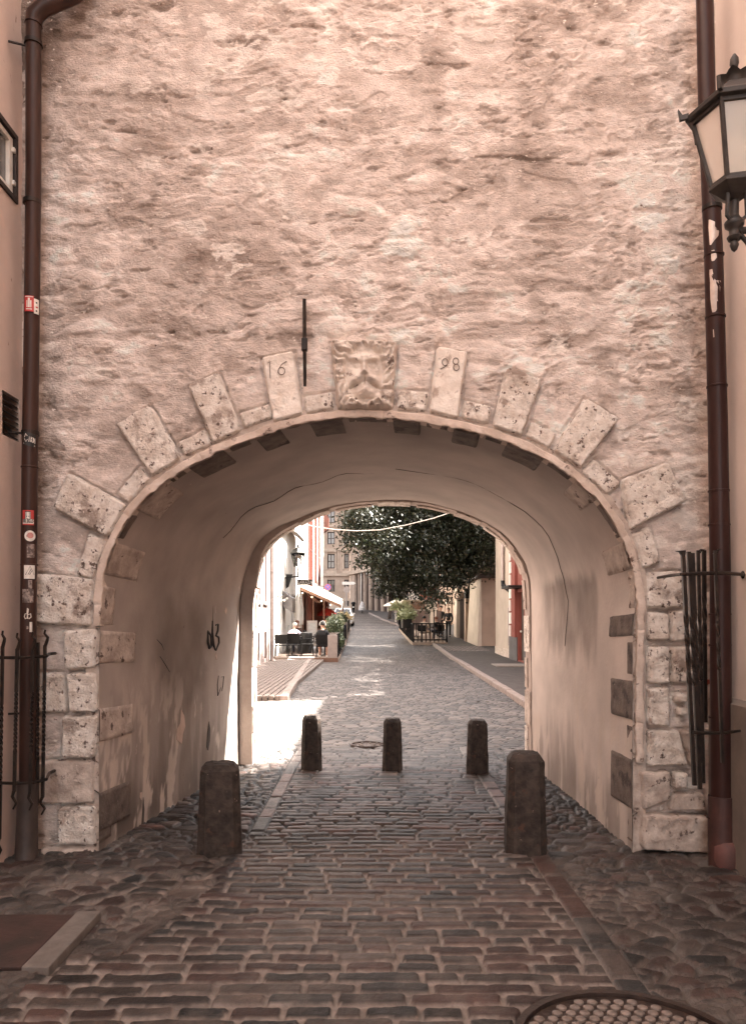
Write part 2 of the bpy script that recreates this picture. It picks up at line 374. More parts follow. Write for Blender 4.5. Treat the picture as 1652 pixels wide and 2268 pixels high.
# manhole bottom right
def manhole(c, R, label, holes):
    r = empty('manhole_cover', c, label, 'manhole cover')
    rim = MB(); n = 48
    for (r0, r1, z0, z1) in ((R*.93, R, -.02, .012),):
        vs = []; fs = []
        for k in range(n):
            a = 2*math.pi*k/n
            for rr, z in ((r0, z0), (r0, z1), (r1, z1), (r1, z0)): vs.append((c[0]+rr*math.cos(a), c[1]+rr*math.sin(a), c[2]+z))
        for k in range(n):
            j = (k+1) % n
            for q in range(3): fs.append((k*4+q, j*4+q, j*4+q+1, k*4+q+1))
        rim.add(vs, fs)
    rim.build('rim', M('manhole_iron', (.045, .032, .027), (.08, .055, .045), 15, .45, .4, 60, metal=.4), r, smooth=40)
    MB().lathe(c, [(1e-3, -.004), (R*.92, -.004), (R*.92, -.03), (1e-3, -.03)][:2]+[(R*.92, -.03)], 48).build('plate', MATS['manhole_iron'], r)
    st = MB()
    if holes:
        p = R*2/16.0; j = 0; yv = -R
        while yv < R:
            xv = -R+(j % 2)*p/2
            while xv < R:
                if math.hypot(xv, yv) < R*.86: st.lathe((c[0]+xv, c[1]+yv, c[2]-.004), [(p*.40, 0), (p*.38, .007), (p*.28, .010)], 8)
                xv += p
            yv += p*.80; j += 1
        st.build('tread_pattern', M('worn_studs', (.27, .22, .19), (.15, .12, .10), 30, .45, .3, 60, metal=.1), r, smooth=50)
    else:
        for a in range(10):
            for rr in (.45, .75):
                an = a*math.pi/5+rr; st.box((c[0]+R*rr*math.cos(an), c[1]+R*rr*math.sin(an), c[2]+.001), (R*.16, R*.09, .012), an)
        st.build('tread_pattern', M('worn_studs2', (.22, .18, .16), (.14, .12, .10), 30, .4), r)
    return r
manhole((.96, 2.82, .012), .44, 'large round manhole cover with rows of pale oval studs at bottom right', True)
manhole((-.07, 9.62, .016), .21, 'small round iron manhole cover in the street behind the middle bollard', False)
# cellar plate and slab
pl = empty('cellar_hatch', (-2.1, 3.8, 0), 'rusty brown cellar hatch with grey stone edge in the cobbles at lower left', 'hatch')
b = MB(); b.box((-2.16, 3.80, .004), (1.12, .62, .02)); b.build('plate', M('rust_plate', (.075, .038, .03), (.035, .024, .02), 4, .7, .5, 30, speck=[((.22, .15, .12), 8, .66, .72)]), pl, bevel=.004)
b = MB(); b.box((-1.515, 3.77, .012), (.125, .66, .05)); b.build('edge_stone', M('grey_slab', (.20, .175, .155), (.14, .12, .105), 9, .7, .5, 40), pl, bevel=.006)

# ================================================================= GATE BUILDING
YF, YB = 5.23, 8.6
SC = YF/F
Gp = [(207, 1330), (211, 1284), (217, 1246), (239, 1193), (276, 1127), (323, 1077), (370, 1043), (408, 1018), (473, 987), (526, 965), (574, 949), (620, 932), (677, 917), (743, 909), (809, 906), (871, 909), (943, 917), (1012, 931), (1091, 949), (1153, 971), (1216, 1001), (1279, 1043), (1341, 1099), (1391, 1177), (1410, 1227), (1420, 1268), (1428, 1330)]
def fpt(p): return np.array([(p[0]-CX)*SC, H+(HY-p[1])*SC])
G = np.array([fpt(p) for p in Gp])
def smooth_curve(A, n=160, it=6):
    d = np.r_[0, np.cumsum(np.hypot(*np.diff(A, axis=0).T))]; t = np.linspace(0, d[-1], n)
    B = np.stack([np.interp(t, d, A[:, 0]), np.interp(t, d, A[:, 1])], 1)
    for _ in range(it): B[1:-1] = (B[:-2]+2*B[1:-1]+B[2:])/4
    return B
G = smooth_curve(G)
def offs(A, d):                                     # offset to the right of travel (inward for left-to-right arch)
    T = np.gradient(A, axis=0); T /= np.hypot(T[:, 0], T[:, 1])[:, None]
    return A+np.stack([T[:, 1], -T[:, 0]], 1)*d
Fa = offs(G, .055)
FL, FR = (218-CX)*SC, (1402-CX)*SC
Fc = np.concatenate([[[FL, -.03], [FL, .5], [FL, 1.0], [FL, 1.4]], Fa[2:-2], [[FR, 1.45], [FR, 1.0], [FR, .5], [FR, -.03]]])
Bp = [(568, 1702), (566, 1500), (569, 1344), (576, 1275), (586, 1233), (600, 1207), (626, 1185), (672, 1160), (708, 1142), (748, 1130), (793, 1122), (850, 1118), (900, 1119), (946, 1124), (988, 1134), (1031, 1148), (1065, 1165), (1098, 1187), (1123, 1213), (1148, 1250), (1159, 1290), (1162, 1352), (1165, 1502), (1165, 1700)]
Bc = np.array([[(p[0]-CX)*YB/F, H+(HY-p[1])*YB/F] for p in Bp])
NT = 220
Fs = smooth_curve(Fc, NT, 3); Bs = smooth_curve(Bc, NT, 2)
Fs[0, 1] = Fs[-1, 1] = -.03; Bs[0, 1] = Bs[-1, 1] = -.03
tt = np.linspace(0, 1, NT)
lw = .12*sst(.42, .22, tt)+.015
Bv = offs(Bs, -1)*lw[:, None]+Bs*(1-lw)[:, None]; YV = 8.32
gate = empty('gate_building', (0, YF, 0), 'old pink painted stone gate building with a wide arched passage through it', 'building')
gorg = tuple(gate.location)
def wallh(x, z):
    wx = x+.11*(fbm(x*2.0, z*2.3, 70, 2)-.5)*2+.012*(fbm(x*9, z*11, 68, 2)-.5)*2; wz = z+.055*(fbm(x*1.9, z*2.4, 71, 2)-.5)*2+.007*(fbm(x*9, z*12, 69, 2)-.5)*2
    def stones(sx, sz, s, soft, dome):
        f1, f2, i = voro(wx/sx+s, wz/sz, s, .95); e = sst(0, soft, f2-f1); return e*((i-.35)+dome*np.clip(1-f1*1.3, 0, 1))
    m1 = sst(.36, .58, fbm(x*1.0, z*1.3, 74)); m2 = sst(.40, .60, fbm(x*1.5+5, z*1.9, 75)); m3 = sst(.46, .62, fbm(x*2.6+15, z*3.2, 85, 3))
    h = .045*fbm(x*1.9, z*2.5, 76, 4, .5)+.022*stones(.30, .16, 72, .35, .5)*(.1+.9*m1)+.010*stones(.14, .065, 73, .3, .5)*m2+.008*stones(.06, .03, 88, .3, .3)*m3
    h = h+.012*(fbm(x*10, z*15, 87, 4, .55)-.5)*(.3+.9*m2)
    n = fbm(wx*5, wz*17, 81, 4, .6); gash = sst(.675, .75, n); h = h-.014*gash
    n2 = fbm(wx*4+31, wz*7, 93, 4, .6); chipm = sst(.60, .63, n2); h = h-.010*chipm          # flaked-off skins with crisp edges
    n3 = fbm(wx*3+51, wz*6, 94, 4, .6); h = h+.008*sst(.60, .625, n3)
    h = h+.0035*(fbm(x*48, z*60, 82, 3)-.5)*(.5+m3)
    _, _, ia = voro(wx/.30+72, wz/.16, 72, .95); _, _, ib = voro(wx/.14+73, wz/.065, 73, .95)
    tone = 1.03+.20*(ia-.5)*m1+.16*(ib-.5)*m2+.40*(fbm(x*1.1, z*1.5, 201, 3)-.5)+.85*(fbm(wx*6.5, wz*10, 202, 5, .65)-.5)
    tone = tone-.22*sst(.56, .66, fbm(wx*2.4, wz*5, 203, 5, .62))-.26*gash-.08*chipm  # gashes and flaked skins darkened too, recess shade put into the colour
    pale = sst(.60, .63, fbm(wx*4.2+9, wz*8, 204, 5, .6))*sst(.45, .6, fbm(x*.9, z*.9, 205))
    px = x/SC+CX; pz = HY-(z-H)/SC
    pale = np.maximum(pale, ((px > 690) & (px < 776) & (pz > 716) & (pz < 740)).astype(float)*sst(.40, .44, fbm(x*22, z*16, 206, 3)))
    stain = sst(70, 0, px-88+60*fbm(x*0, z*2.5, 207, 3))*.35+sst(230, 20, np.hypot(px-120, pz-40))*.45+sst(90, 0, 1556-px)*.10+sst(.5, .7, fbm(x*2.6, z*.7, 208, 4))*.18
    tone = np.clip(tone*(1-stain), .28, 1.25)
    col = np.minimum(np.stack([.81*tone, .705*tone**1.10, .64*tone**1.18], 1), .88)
    col = col*(1-pale)[:, None]+np.array([.86, .78, .71])*pale[:, None]
    brick = sst(.735, .75, fbm(wx*5+3, wz*8, 209, 4))*sst(2.4, 1.2, z); col = col*(1-brick)[:, None]+np.array([.36, .10, .07])*brick[:, None]
    return np.maximum(h*.82-.060, -.10), col
def poly_edge_dist(xf, zf, quads):
    d = np.full(xf.shape, 9.)
    for q in quads:
        P_ = [fpt(p) for p in q]; c = sum(P_)/4
        m_ = np.hypot(xf-c[0], zf-c[1]) < .6
        if not m_.any(): continue
        xs_, zs_ = xf[m_], zf[m_]; dd = np.full(xs_.shape, 9.)
        for i in range(4):
            a, e = P_[i], P_[(i+1) % 4]; ab = e-a; t = np.clip(((xs_-a[0])*ab[0]+(zs_-a[1])*ab[1])/(ab@ab), 0, 1)
            dd = np.minimum(dd, np.hypot(xs_-a[0]-t*ab[0], zs_-a[1]-t*ab[1]))
        d[m_] = np.minimum(d[m_], dd)
    return d
def build_wall():
    xs = np.arange(-2.52, 2.46, .0082); zs = np.arange(-.06, 6.6, .0082)
    X, Z = np.meshgrid(xs, zs, indexing='ij'); xf = X.ravel(); zf = Z.ravel()
    h, wcol = wallh(xf, zf)
    # calmer next to the dressed stones
    cpts = G[::3]; d = np.full(xf.shape, 9.)
    for c in cpts: d = np.minimum(d, np.hypot(xf-c[0], zf-c[1]))
    pier = np.where((np.abs(xf) > 1.6) & (zf < 1.75), 1, 0)
    k = np.maximum(sst(.55, .1, d)*.6, pier*.5)
    h = h*(1-k)+(-.018+.012*(fbm(xf*7, zf*9, 83)-.5))*k
    gd = poly_edge_dist(xf, zf, QUADS); h = h-.030*(.25+.9*fbm(xf*3, zf*3, 96))*sst(.015, .004, gd+.012*(fbm(xf*9, zf*9, 86)-.5))
    y = YF-h
    V = np.stack([xf, y, zf], 1)
    # keep cells outside the opening (a little inside the ring)
    O = offs(Fs, -.030)
    cx = (X[:-1, :-1]+.004); cz = (Z[:-1, :-1]+.004)
    from bisect import bisect
    top = np.interp(cx, O[8:-8, 0], O[8:-8, 1], left=-1, right=-1)
    inside = (cz < top) & (cx > O[:, 0].min()) & (cx < O[:, 0].max())
    xleft = np.interp(cz, O[:NT//3, 1], O[:NT//3, 0]); xr = np.interp(cz, O[:-NT//3-1:-1, 1], O[:-NT//3-1:-1, 0])
    low = cz < 2.2
    inside = np.where(low, (cx > xleft) & (cx < xr), inside)
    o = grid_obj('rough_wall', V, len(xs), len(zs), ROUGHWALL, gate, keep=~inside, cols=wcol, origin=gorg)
    return o
# vault
def vault_pt(t, s):                                 # t along the profile 0..1, s depth 0..1
    i = t*(NT-1); a = int(min(NT-2, max(0, math.floor(i)))); f = i-a
    p = Fs[a]*(1-f)+Fs[a+1]*f; q = Bv[a]*(1-f)+Bv[a+1]*f
    r = p*(1-s)+q*s
    return Vector((r[0], YF+(YV-YF)*s, r[1]))
def vault_n(t, s):
    a = vault_pt(max(0, t-.004), s); b = vault_pt(min(1, t+.004), s); d = (b-a).normalized()
    return Vector((d.z, 0, -d.x))                   # towards the passage
ns = 150
T, Sx = np.meshgrid(np.arange(NT), np.linspace(0, 1, ns), indexing='ij')
pf = Fs[T.ravel()]; pb = Bv[T.ravel()]; sv = Sx.ravel()[:, None]
pp = pf*(1-sv)+pb*sv; yy_ = YF+(YV-YF)*Sx.ravel()
dd = np.gradient(Fs, axis=0); dd /= np.hypot(dd[:, 0], dd[:, 1])[:, None]; nn = np.stack([dd[:, 1], -dd[:, 0]], 1)[T.ravel()]
arc = T.ravel()*.035
wob = .035*(fbm(arc*.9, yy_*.8, 90)-.5)+.006*(fbm(arc*6, yy_*6, 91)-.5)
pp = pp+nn*wob[:, None]
vx, vy, vz = pp[:, 0], yy_, pp[:, 1]
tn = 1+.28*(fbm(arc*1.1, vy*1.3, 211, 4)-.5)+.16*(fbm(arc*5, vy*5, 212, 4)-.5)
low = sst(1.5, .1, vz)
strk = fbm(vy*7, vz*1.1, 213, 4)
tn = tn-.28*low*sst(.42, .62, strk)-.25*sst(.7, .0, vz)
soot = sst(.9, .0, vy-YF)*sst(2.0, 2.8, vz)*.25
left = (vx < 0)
tn = tn*(1-soot)*(1+np.where(left, -.15, .55)*sst(2.3, 1.5, vz))  # right wall lighter, left darker: bounce light and shade put into plaster colour
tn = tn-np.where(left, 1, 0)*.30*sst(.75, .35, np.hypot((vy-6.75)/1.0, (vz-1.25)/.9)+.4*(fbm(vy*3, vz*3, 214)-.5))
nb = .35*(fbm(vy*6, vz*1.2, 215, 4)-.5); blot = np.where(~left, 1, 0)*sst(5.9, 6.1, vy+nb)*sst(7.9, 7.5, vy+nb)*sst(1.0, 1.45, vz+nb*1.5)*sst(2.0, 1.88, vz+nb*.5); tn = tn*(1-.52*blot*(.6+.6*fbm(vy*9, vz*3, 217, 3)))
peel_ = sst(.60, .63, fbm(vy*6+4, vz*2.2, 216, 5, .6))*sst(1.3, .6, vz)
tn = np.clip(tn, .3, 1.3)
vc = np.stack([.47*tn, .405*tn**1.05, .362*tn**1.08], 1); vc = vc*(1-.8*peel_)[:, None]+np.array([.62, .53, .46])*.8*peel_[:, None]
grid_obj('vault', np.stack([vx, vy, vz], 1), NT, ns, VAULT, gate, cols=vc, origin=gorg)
RVM = M('reveal_plaster', (.48, .40, .35), (.36, .29, .25), 4, .85, .5, 26, spec=.25)
# rear step and rear reveal
b = MB()
for i in range(NT):
    p = offs(Bv, -.05)[i] if False else Bv[i]; q = Bs[i]
    b.v += [(p[0], YV-.002, p[1]), (q[0], YV-.002, q[1]), (q[0], YB, q[1])]
    if i: k = 3*i; b.f += [(k-3, k-2, k+1, k), (k-2, k-1, k+2, k+1)]
b.build('rear_reveal', RVM, gate, smooth=50)
b = MB(); Oe = offs(Fs, -.09)
for i in range(NT):
    b.v += [(Fs[i][0], YF+.012, Fs[i][1]), (Oe[i][0], YF+.012, Oe[i][1])]
    if i: b.f.append((2*i-2, 2*i-1, 2*i+1, 2*i))
b.build('arris_stone', LIME_BRN, gate)
# rear wall and core, light tight
def ring_wall(C, y, name, x0, x1, zt, mat):
    b = MB(); n = len(C); cxm = (C[0, 0]+C[-1, 0])/2
    outer = []
    for i in range(n):
        d = C[i]-np.array([cxm, .6])
        if i == 0: outer.append((x0, C[0, 1])); continue
        if i == n-1: outer.append((x1, C[-1, 1])); continue
        s_ = []
        if d[0] < 0: s_.append((x0-cxm)/d[0])
        if d[0] > 0: s_.append((x1-cxm)/d[0])
        if d[1] > 0: s_.append((zt-.6)/d[1])
        s = min(s_); outer.append((cxm+d[0]*s, .6+d[1]*s))
    for i in range(n):
        b.v += [(C[i][0], y, C[i][1]), (outer[i][0], y, outer[i][1])]
        if i: b.f.append((2*i-2, 2*i-1, 2*i+1, 2*i))
    # corners
    k = len(b.v); b.v += [(x0, y, zt), (x1, y, zt)]
    for i in range(n-1):
        a, c = outer[i], outer[i+1]
        if abs(a[0]-x0) < 1e-6 and abs(c[1]-zt) < 1e-6 and abs(c[0]-x0) > 1e-6: b.f.append((2*i+1, k, 2*i+3))
        if abs(a[1]-zt) < 1e-6 and abs(c[0]-x1) < 1e-6 and abs(a[0]-x1) > 1e-6: b.f.append((2*i+1, k+1, 2*i+3))
    return b.build(name, mat, gate)
ring_wall(offs(Fs, -.012), YF+.16, 'wall_core', -7, 7, 11, PLAST_L)
ring_wall(Bs, YB, 'rear_wall', -7, 7, 11, PLAST_R)
b = MB(); b.quad((-7, YF+.16, 0), (-7, YB, 0), (-7, YB, 11), (-7, YF+.16, 11)); b.quad((7, YF+.16, 0), (7, YB, 0), (7, YB, 11), (7, YF+.16, 11))
b.quad((-7, YF+.06, 11), (7, YF+.06, 11), (7, YB, 11), (-7, YB, 11)); b.quad((-2.7, YF, 6.55), (2.7, YF, 6.55), (2.7, YF, 11), (-2.7, YF, 11))
b.build('upper_storey', PLAST_L, gate)
b = MB(); b.prism([(-7.2, YF-.3, 10.9), (-7.2, YB+.3, 10.9), (-7.2, (YF+YB)/2, 13)], (14.4, 0, 0)); b.build('roof', M('roof_tiles', (.30, .11, .07), (.2, .08, .05), 9), gate)

# arch ring moulding
b = MB(); ring = smooth_curve(Fa, 240, 2)
ext = np.array([[ring[-1, 0]-.005, 1.45], [ring[-1, 0]-.008, 1.0], [ring[-1, 0]-.008, .62]])
ring = smooth_curve(np.concatenate([[[ring[0, 0]-.004, 1.55]], ring, ext]), 300, 1)
prof = [(.004, .08), (.003, -.019), (-.004, -.024), (-.043, -.022), (-.049, -.016), (-.050, .03)]
Tn = np.gradient(ring, axis=0); Tn /= np.hypot(Tn[:, 0], Tn[:, 1])[:, None]; Nn = np.stack([Tn[:, 1], -Tn[:, 0]], 1)
m = len(prof)
for i in range(len(ring)):
    j = .008*(fbm(np.array([i*.35]), np.array([0.]), 95)[0]-.5)*2; jj = .011*(fbm(np.array([i*.5]), np.array([5.]), 96)[0]-.5)*2
    cr = .007 if i % 31 == 7 else 0
    for o, y in prof:
        q = ring[i]+Nn[i]*(o+(jj if o > 0 else j)); b.v.append((q[0], YF+y+(cr if y < 0 else 0)+j*.6, q[1]))
    if i:
        for k in range(m-1): b.f.append(((i-1)*m+k, (i-1)*m+k+1, i*m+k+1, i*m+k))
b.build('arch_moulding', M('moulding_stone', (.74, .63, .55), (.52, .42, .35), 6, .85, .8, 50, dist=.012, spec=.25, speck=[((.16, .11, .09), 9, .60, .66)]), gate, smooth=28)

# dressed blocks on the face
def slab(name, pts, proud, mat, seed, y0=YF, amp=.006, res=.013, edge=.014, chip=.012, hfun=None, parent=None):
    A = [np.array(fpt(p)) if p[0] > 20 or True else p for p in pts]
    c = [A[0], A[1], A[2], A[3]]                    # tl, tr, br, bl
    wd = (np.hypot(*(c[1]-c[0]))+np.hypot(*(c[2]-c[3])))/2; ht = (np.hypot(*(c[3]-c[0]))+np.hypot(*(c[2]-c[1])))/2
    nu = max(6, int(wd/res)); nv = max(6, int(ht/res))
    U, Vv = np.meshgrid(np.linspace(0, 1, nu), np.linspace(0, 1, nv), indexing='ij'); u = U.ravel()[:, None]; v = Vv.ravel()[:, None]
    p = (c[0]*(1-u)+c[1]*u)*(1-v)+(c[3]*(1-u)+c[2]*u)*v
    u = u[:, 0]; v = v[:, 0]
    ctr = sum(c)/4
    eu = np.minimum(u, 1-u)*wd; ev = np.minimum(v, 1-v)*ht
    # rounded chipped outline
    bd = chip*(fbm(p[:, 0]*16, p[:, 1]*16, seed)-.35)*2
    ed = np.minimum(eu, ev); pull = np.clip(1-ed/.05, 0, 1)*bd
    cornr = np.clip(1-np.hypot(np.maximum(.0, eu), np.maximum(0, ev))/.03, 0, 1)*.010
    dirn = ctr-p; dirn /= (np.hypot(dirn[:, 0], dirn[:, 1])+1e-6)[:, None]
    p = p+dirn*(pull+cornr)[:, None]
    h = proud*sst(-.001, edge, ed)+amp*(fbm(p[:, 0]*18, p[:, 1]*18, seed+1, 4)-.5)*2*sst(0, .02, ed)
    pit = sst(.66, .78, fbm(p[:, 0]*34, p[:, 1]*34, seed+2, 3)); h = h-.006*pit
    if hfun is not None: h = h+hfun(u, v)*sst(0, .03, ed)
    border = (ed < 1e-9); h = np.where(border, -.045, h)
    return grid_obj(name, np.stack([p[:, 0], y0-h, p[:, 1]], 1), nu, nv, mat, parent or gate, origin=gorg)
def z3(x, y): return (x*.3127+57.4, y*.3127+746)
def zk(x, y): return (x*.3127+574, y*.3127+660)
def zr(x, y): return (x*.3127+1091, y*.3127+746)
def zl(x, y): return (x*.3544, y*.3544+1148)
def z6(x, y): return (x*.3797+1263, y*.3797+1148)
V_ = [[z3(300, 955), z3(730, 1190), z3(585, 1432), z3(180, 1215)], [z3(800, 905), z3(900, 1008), z3(725, 1195), z3(625, 1112)],
      [z3(632, 620), z3(875, 470), z3(1112, 868), z3(895, 1003)], [z3(1060, 742), z3(1275, 640), z3(1320, 765), z3(1128, 868)],
      [z3(1140, 345), z3(1365, 238), z3(1535, 675), z3(1325, 765)], [(526, 912), (601, 889), (607, 926), (540, 954)],
      [zk(5, 412), zk(250, 365), zk(318, 835), zk(95, 888)], [zk(310, 688), zk(525, 650), zk(545, 795), zk(325, 828)],
      [zk(990, 640), zk(1205, 652), zk(1190, 815), zk(960, 797)], [zk(1258, 335), zk(1485, 378), zk(1412, 865), zk(1196, 817)],
      [(1027, 882), (1093, 898), (1083, 941), (1018, 930)], [zr(100, 198), zr(360, 302), zr(207, 715), zr(-5, 645)],
      [zr(270, 582), zr(470, 682), zr(402, 805), zr(215, 715)], [zr(660, 422), zr(905, 580), zr(622, 945), zr(415, 812)],
      [zr(722, 855), zr(925, 1040), zr(805, 1130), zr(615, 962)], [zr(905, 1010), zr(1240, 880), zr(1378, 1160), zr(962, 1385)],
      [zr(972, 1390), zr(1120, 1328), zr(1200, 1612), zr(1058, 1652)], [z3(440, 1378), z3(582, 1442), z3(492, 1718), z3(342, 1700)]]
vs_objs = []
LIME_CL = M('dressed_limestone', (.90, .83, .75), (.74, .65, .57), 9, .88, .8, 60, dist=.012, spec=.25, speck=[((.50, .41, .35), 12, .58, .66)])
for i, q in enumerate(V_):
    big = i in (0, 2, 4, 6, 9, 11, 13, 15)
    vs_objs.append(slab('voussoir', q, .030 if big else .012, LIME_CL if i in (6, 9) else LIME, 100+i*3, amp=.008))
QL = (([zl(215, 340), zl(597, 372), zl(578, 678), zl(215, 662)], .022, LIME), ([zl(395, 690), zl(617, 684), zl(602, 946), zl(400, 952)], .03, LIME),
              ([zl(225, 962), zl(405, 965), zl(417, 1222), zl(225, 1222)], .02, LIME), ([zl(410, 960), zl(608, 958), zl(612, 1222), zl(428, 1218)], .03, LIME),
              ([zl(388, 1230), zl(617, 1226), zl(604, 1500), zl(384, 1506)], .035, LIME), ([zl(225, 1512), zl(590, 1508), zl(600, 1788), zl(225, 1792)], .022, LIME_BRN),
              ([zl(360, 1796), zl(602, 1794), zl(607, 2046), zl(358, 2042)], .035, LIME), ([zl(250, 2052), zl(604, 2052), zl(602, 2130), zl(250, 2130)], .03, LIME_BRN))
for q, pr, mt in QL:
    slab('quoin', q, pr, mt, random.randint(200, 400), amp=.010)
QR = (([z6(440, 308), z6(665, 302), z6(665, 528), z6(440, 532)], .012, LIME), ([z6(446, 540), z6(580, 545), z6(580, 722), z6(446, 718)], .025, LIME),
              ([z6(584, 535), z6(780, 528), z6(780, 722), z6(584, 728)], .015, LIME), ([z6(446, 738), z6(580, 740), z6(580, 972), z6(446, 972)], .028, LIME),
              ([z6(584, 742), z6(780, 735), z6(780, 962), z6(584, 970)], .02, LIME), ([z6(446, 980), z6(580, 980), z6(580, 1222), z6(446, 1220)], .028, LIME),
              ([z6(446, 1230), z6(632, 1230), z6(690, 1448), z6(446, 1455)], .026, LIME), ([z6(636, 1230), z6(780, 1235), z6(780, 1455), z6(700, 1450)], .02, LIME_BRN),
              ([z6(395, 1468), z6(582, 1470), z6(582, 1640), z6(415, 1715)], .035, LIME_BRN), ([z6(592, 1475), z6(690, 1475), z6(690, 1590), z6(592, 1590)], .03, LIME),
              ([z6(600, 1020), z6(690, 1015), z6(690, 1085), z6(608, 1090)], .022, LIME), ([z6(612, 1095), z6(690, 1092), z6(690, 1160), z6(612, 1165)], .022, LIME),
              ([z6(590, 1600), z6(790, 1600), z6(790, 1710), z6(560, 1712)], .03, LIME_BRN),
              ([z6(410, 1722), z6(800, 1725), z6(810, 1950), z6(395, 1930)], .075, LIME_BRN))
for q, pr, mt in QR:
    slab('quoin', q, pr, mt, random.randint(200, 400), amp=.012)
QUADS = V_+[q for q, _, _ in QL]+[q for q, _, _ in QR]+[[zk(500, 300), zk(985, 310), zk(947, 792), zk(550, 798)]]
build_wall()
# keystone mask
def face(u, v):
    def g(cx, cy, sx, sy, a, r=0):
        du = u-cx; dv = v-cy; c, s = math.cos(r), math.sin(r); x = du*c+dv*s; y = -du*s+dv*c
        return a*np.exp(-(x/sx)**2-(y/sy)**2)
    h = g(.5, .5, .30, .42, .035)
    h += g(.50, .27, .26, .05, .016)+g(.36, .31, .11, .028, .014, .25)+g(.63, .31, .11, .028, .014, -.25)      # brow
    h -= g(.39, .39, .075, .050, .030)+g(.61, .39, .075, .050, .030)
    h += g(.39, .39, .050, .034, .030)+g(.61, .39, .050, .034, .030)                                              # eyes
    h -= g(.39, .39, .018, .016, .008)+g(.61, .39, .018, .016, .008)
    h += g(.50, .43, .035, .11, .028)+g(.50, .52, .06, .035, .026)                                                # nose
    h -= g(.475, .545, .014, .014, .016)+g(.53, .545, .014, .014, .016)
    h += g(.36, .60, .12, .06, .028, -.45)+g(.645, .60, .12, .06, .028, .45)                                      # muzzle
    h -= g(.34, .685, .11, .016, .020, -.35)+g(.67, .685, .11, .016, .020, .35)+g(.50, .64, .012, .07, .014)      # mouth
    h += g(.51, .76, .085, .09, .030)+g(.40, .80, .06, .05, .014)+g(.64, .78, .06, .05, .014)                    # chin, tongue
    h -= g(.51, .86, .16, .018, .014)
    for cx, cy, sg in ((.30, .93, 1), (.70, .92, -1)):                                                            # scrolls
        r_ = np.hypot((u-cx)/.10, (v-cy)/.055); h += .022*np.exp(-((r_-.75)/.3)**2)*(.7+.3*np.cos(3*np.arctan2(v-cy, (u-cx)*sg)))
    rr = np.hypot((u-.5)/.36, (v-.52)/.46); an = np.arctan2(v-.5, u-.5)
    mane = sst(.80, 1.0, rr)
    h += mane*(.018*np.abs(np.sin(an*11+5*fbm(u*6, v*6, 301)+rr*4))+.012*(fbm(u*14, v*14, 302)-.5)+.012)
    h += sst(.26, .10, v)*(.028*(fbm(u*11, v*11, 303)-.4)+.010)
    return 1.7*h+.004*(fbm(u*40, v*40, 304)-.5)
slab('keystone', [zk(500, 300), zk(985, 310), zk(947, 792), zk(550, 798)], .020, M('keystone_stone', (.82, .74, .66), (.56, .48, .42), 9, .85, .8, 60, spec=.25, speck=[((.22, .165, .14), 11, .575, .64)]), 500, res=.0042, amp=.003, edge=.012, chip=.006, hfun=face)
# carved year: 16 on one block, 98 on the other
INC = M('incised_line', (.16, .11, .09), None, 30)
def stroke(pts, r=.0035, y=YF-.036): return [(fpt(p)[0], y, fpt(p)[1]) for p in pts]
def carve(strokes, parent):
    for dg in strokes:
        b = MB()
        for s in dg: b.tube(stroke(s), .0028, 5)
        b.build('carved_numeral', INC, parent)
def arc(cx, cy, rx, ry, a0, a1, n=14, f=zk): return [f(cx+rx*math.cos(math.radians(a0+(a1-a0)*i/n)), cy-ry*math.sin(math.radians(a0+(a1-a0)*i/n))) for i in range(n+1)]
carve([[[zk(66, 472), zk(80, 462), zk(84, 580)]], [[zk(200, 458), zk(165, 480), zk(142, 515), zk(138, 540)]+arc(163, 528, 24, 26, 200, 560)]], vs_objs[6])
carve([[arc(1312, 465, 20, 24, 0, 360)+[zk(1325, 490), zk(1280, 515)]], [arc(1388, 458, 20, 22, -90, 270)+arc(1392, 502, 20, 22, 90, 450)]], vs_objs[9])
# blocks showing on the underside of the arch
def tpos(p):
    q = fpt(p); d = np.hypot(Fs[:, 0]-q[0], Fs[:, 1]-q[1]); return int(np.argmin(d))/(NT-1)
def vblock(p0, p1, depth, mat, seed, pr=.012, s0=-.004, t01=None, y0=YF):
    t0, t1 = t01 or (tpos(p0), tpos(p1)); L_ = abs(t1-t0)*NT*.033; nu = max(8, int(L_/.02)); nv = max(6, int(depth/.02))
    U, Vv = np.meshgrid(np.linspace(0, 1, nu), np.linspace(0, 1, nv), indexing='ij'); u = U.ravel(); v = Vv.ravel(); out = []
    ed = np.minimum(np.minimum(u, 1-u)*L_, (1-v)*depth)
    h = pr*sst(-.001, .012, ed)+.008*(fbm(u*L_*16, v*depth*16, seed, 4)-.5)*sst(0, .02, ed); h = np.where(ed < 1e-9, -.03, h)
    wv = .02*(fbm(u*3, v*0, seed+4)-.5)
    for a, c, hh, ww in zip(u, v, h, wv):
        t = t0+(t1-t0)*a; s = (y0-YF+s0+(depth+ww)*c)/(YV-YF); p = vault_pt(t, s); n = vault_n(t, max(0, s)); out.append(p+n*float(hh))
    grid_obj('arch_block', np.array([tuple(p) for p in out]), nu, nv, mat, gate, origin=gorg)
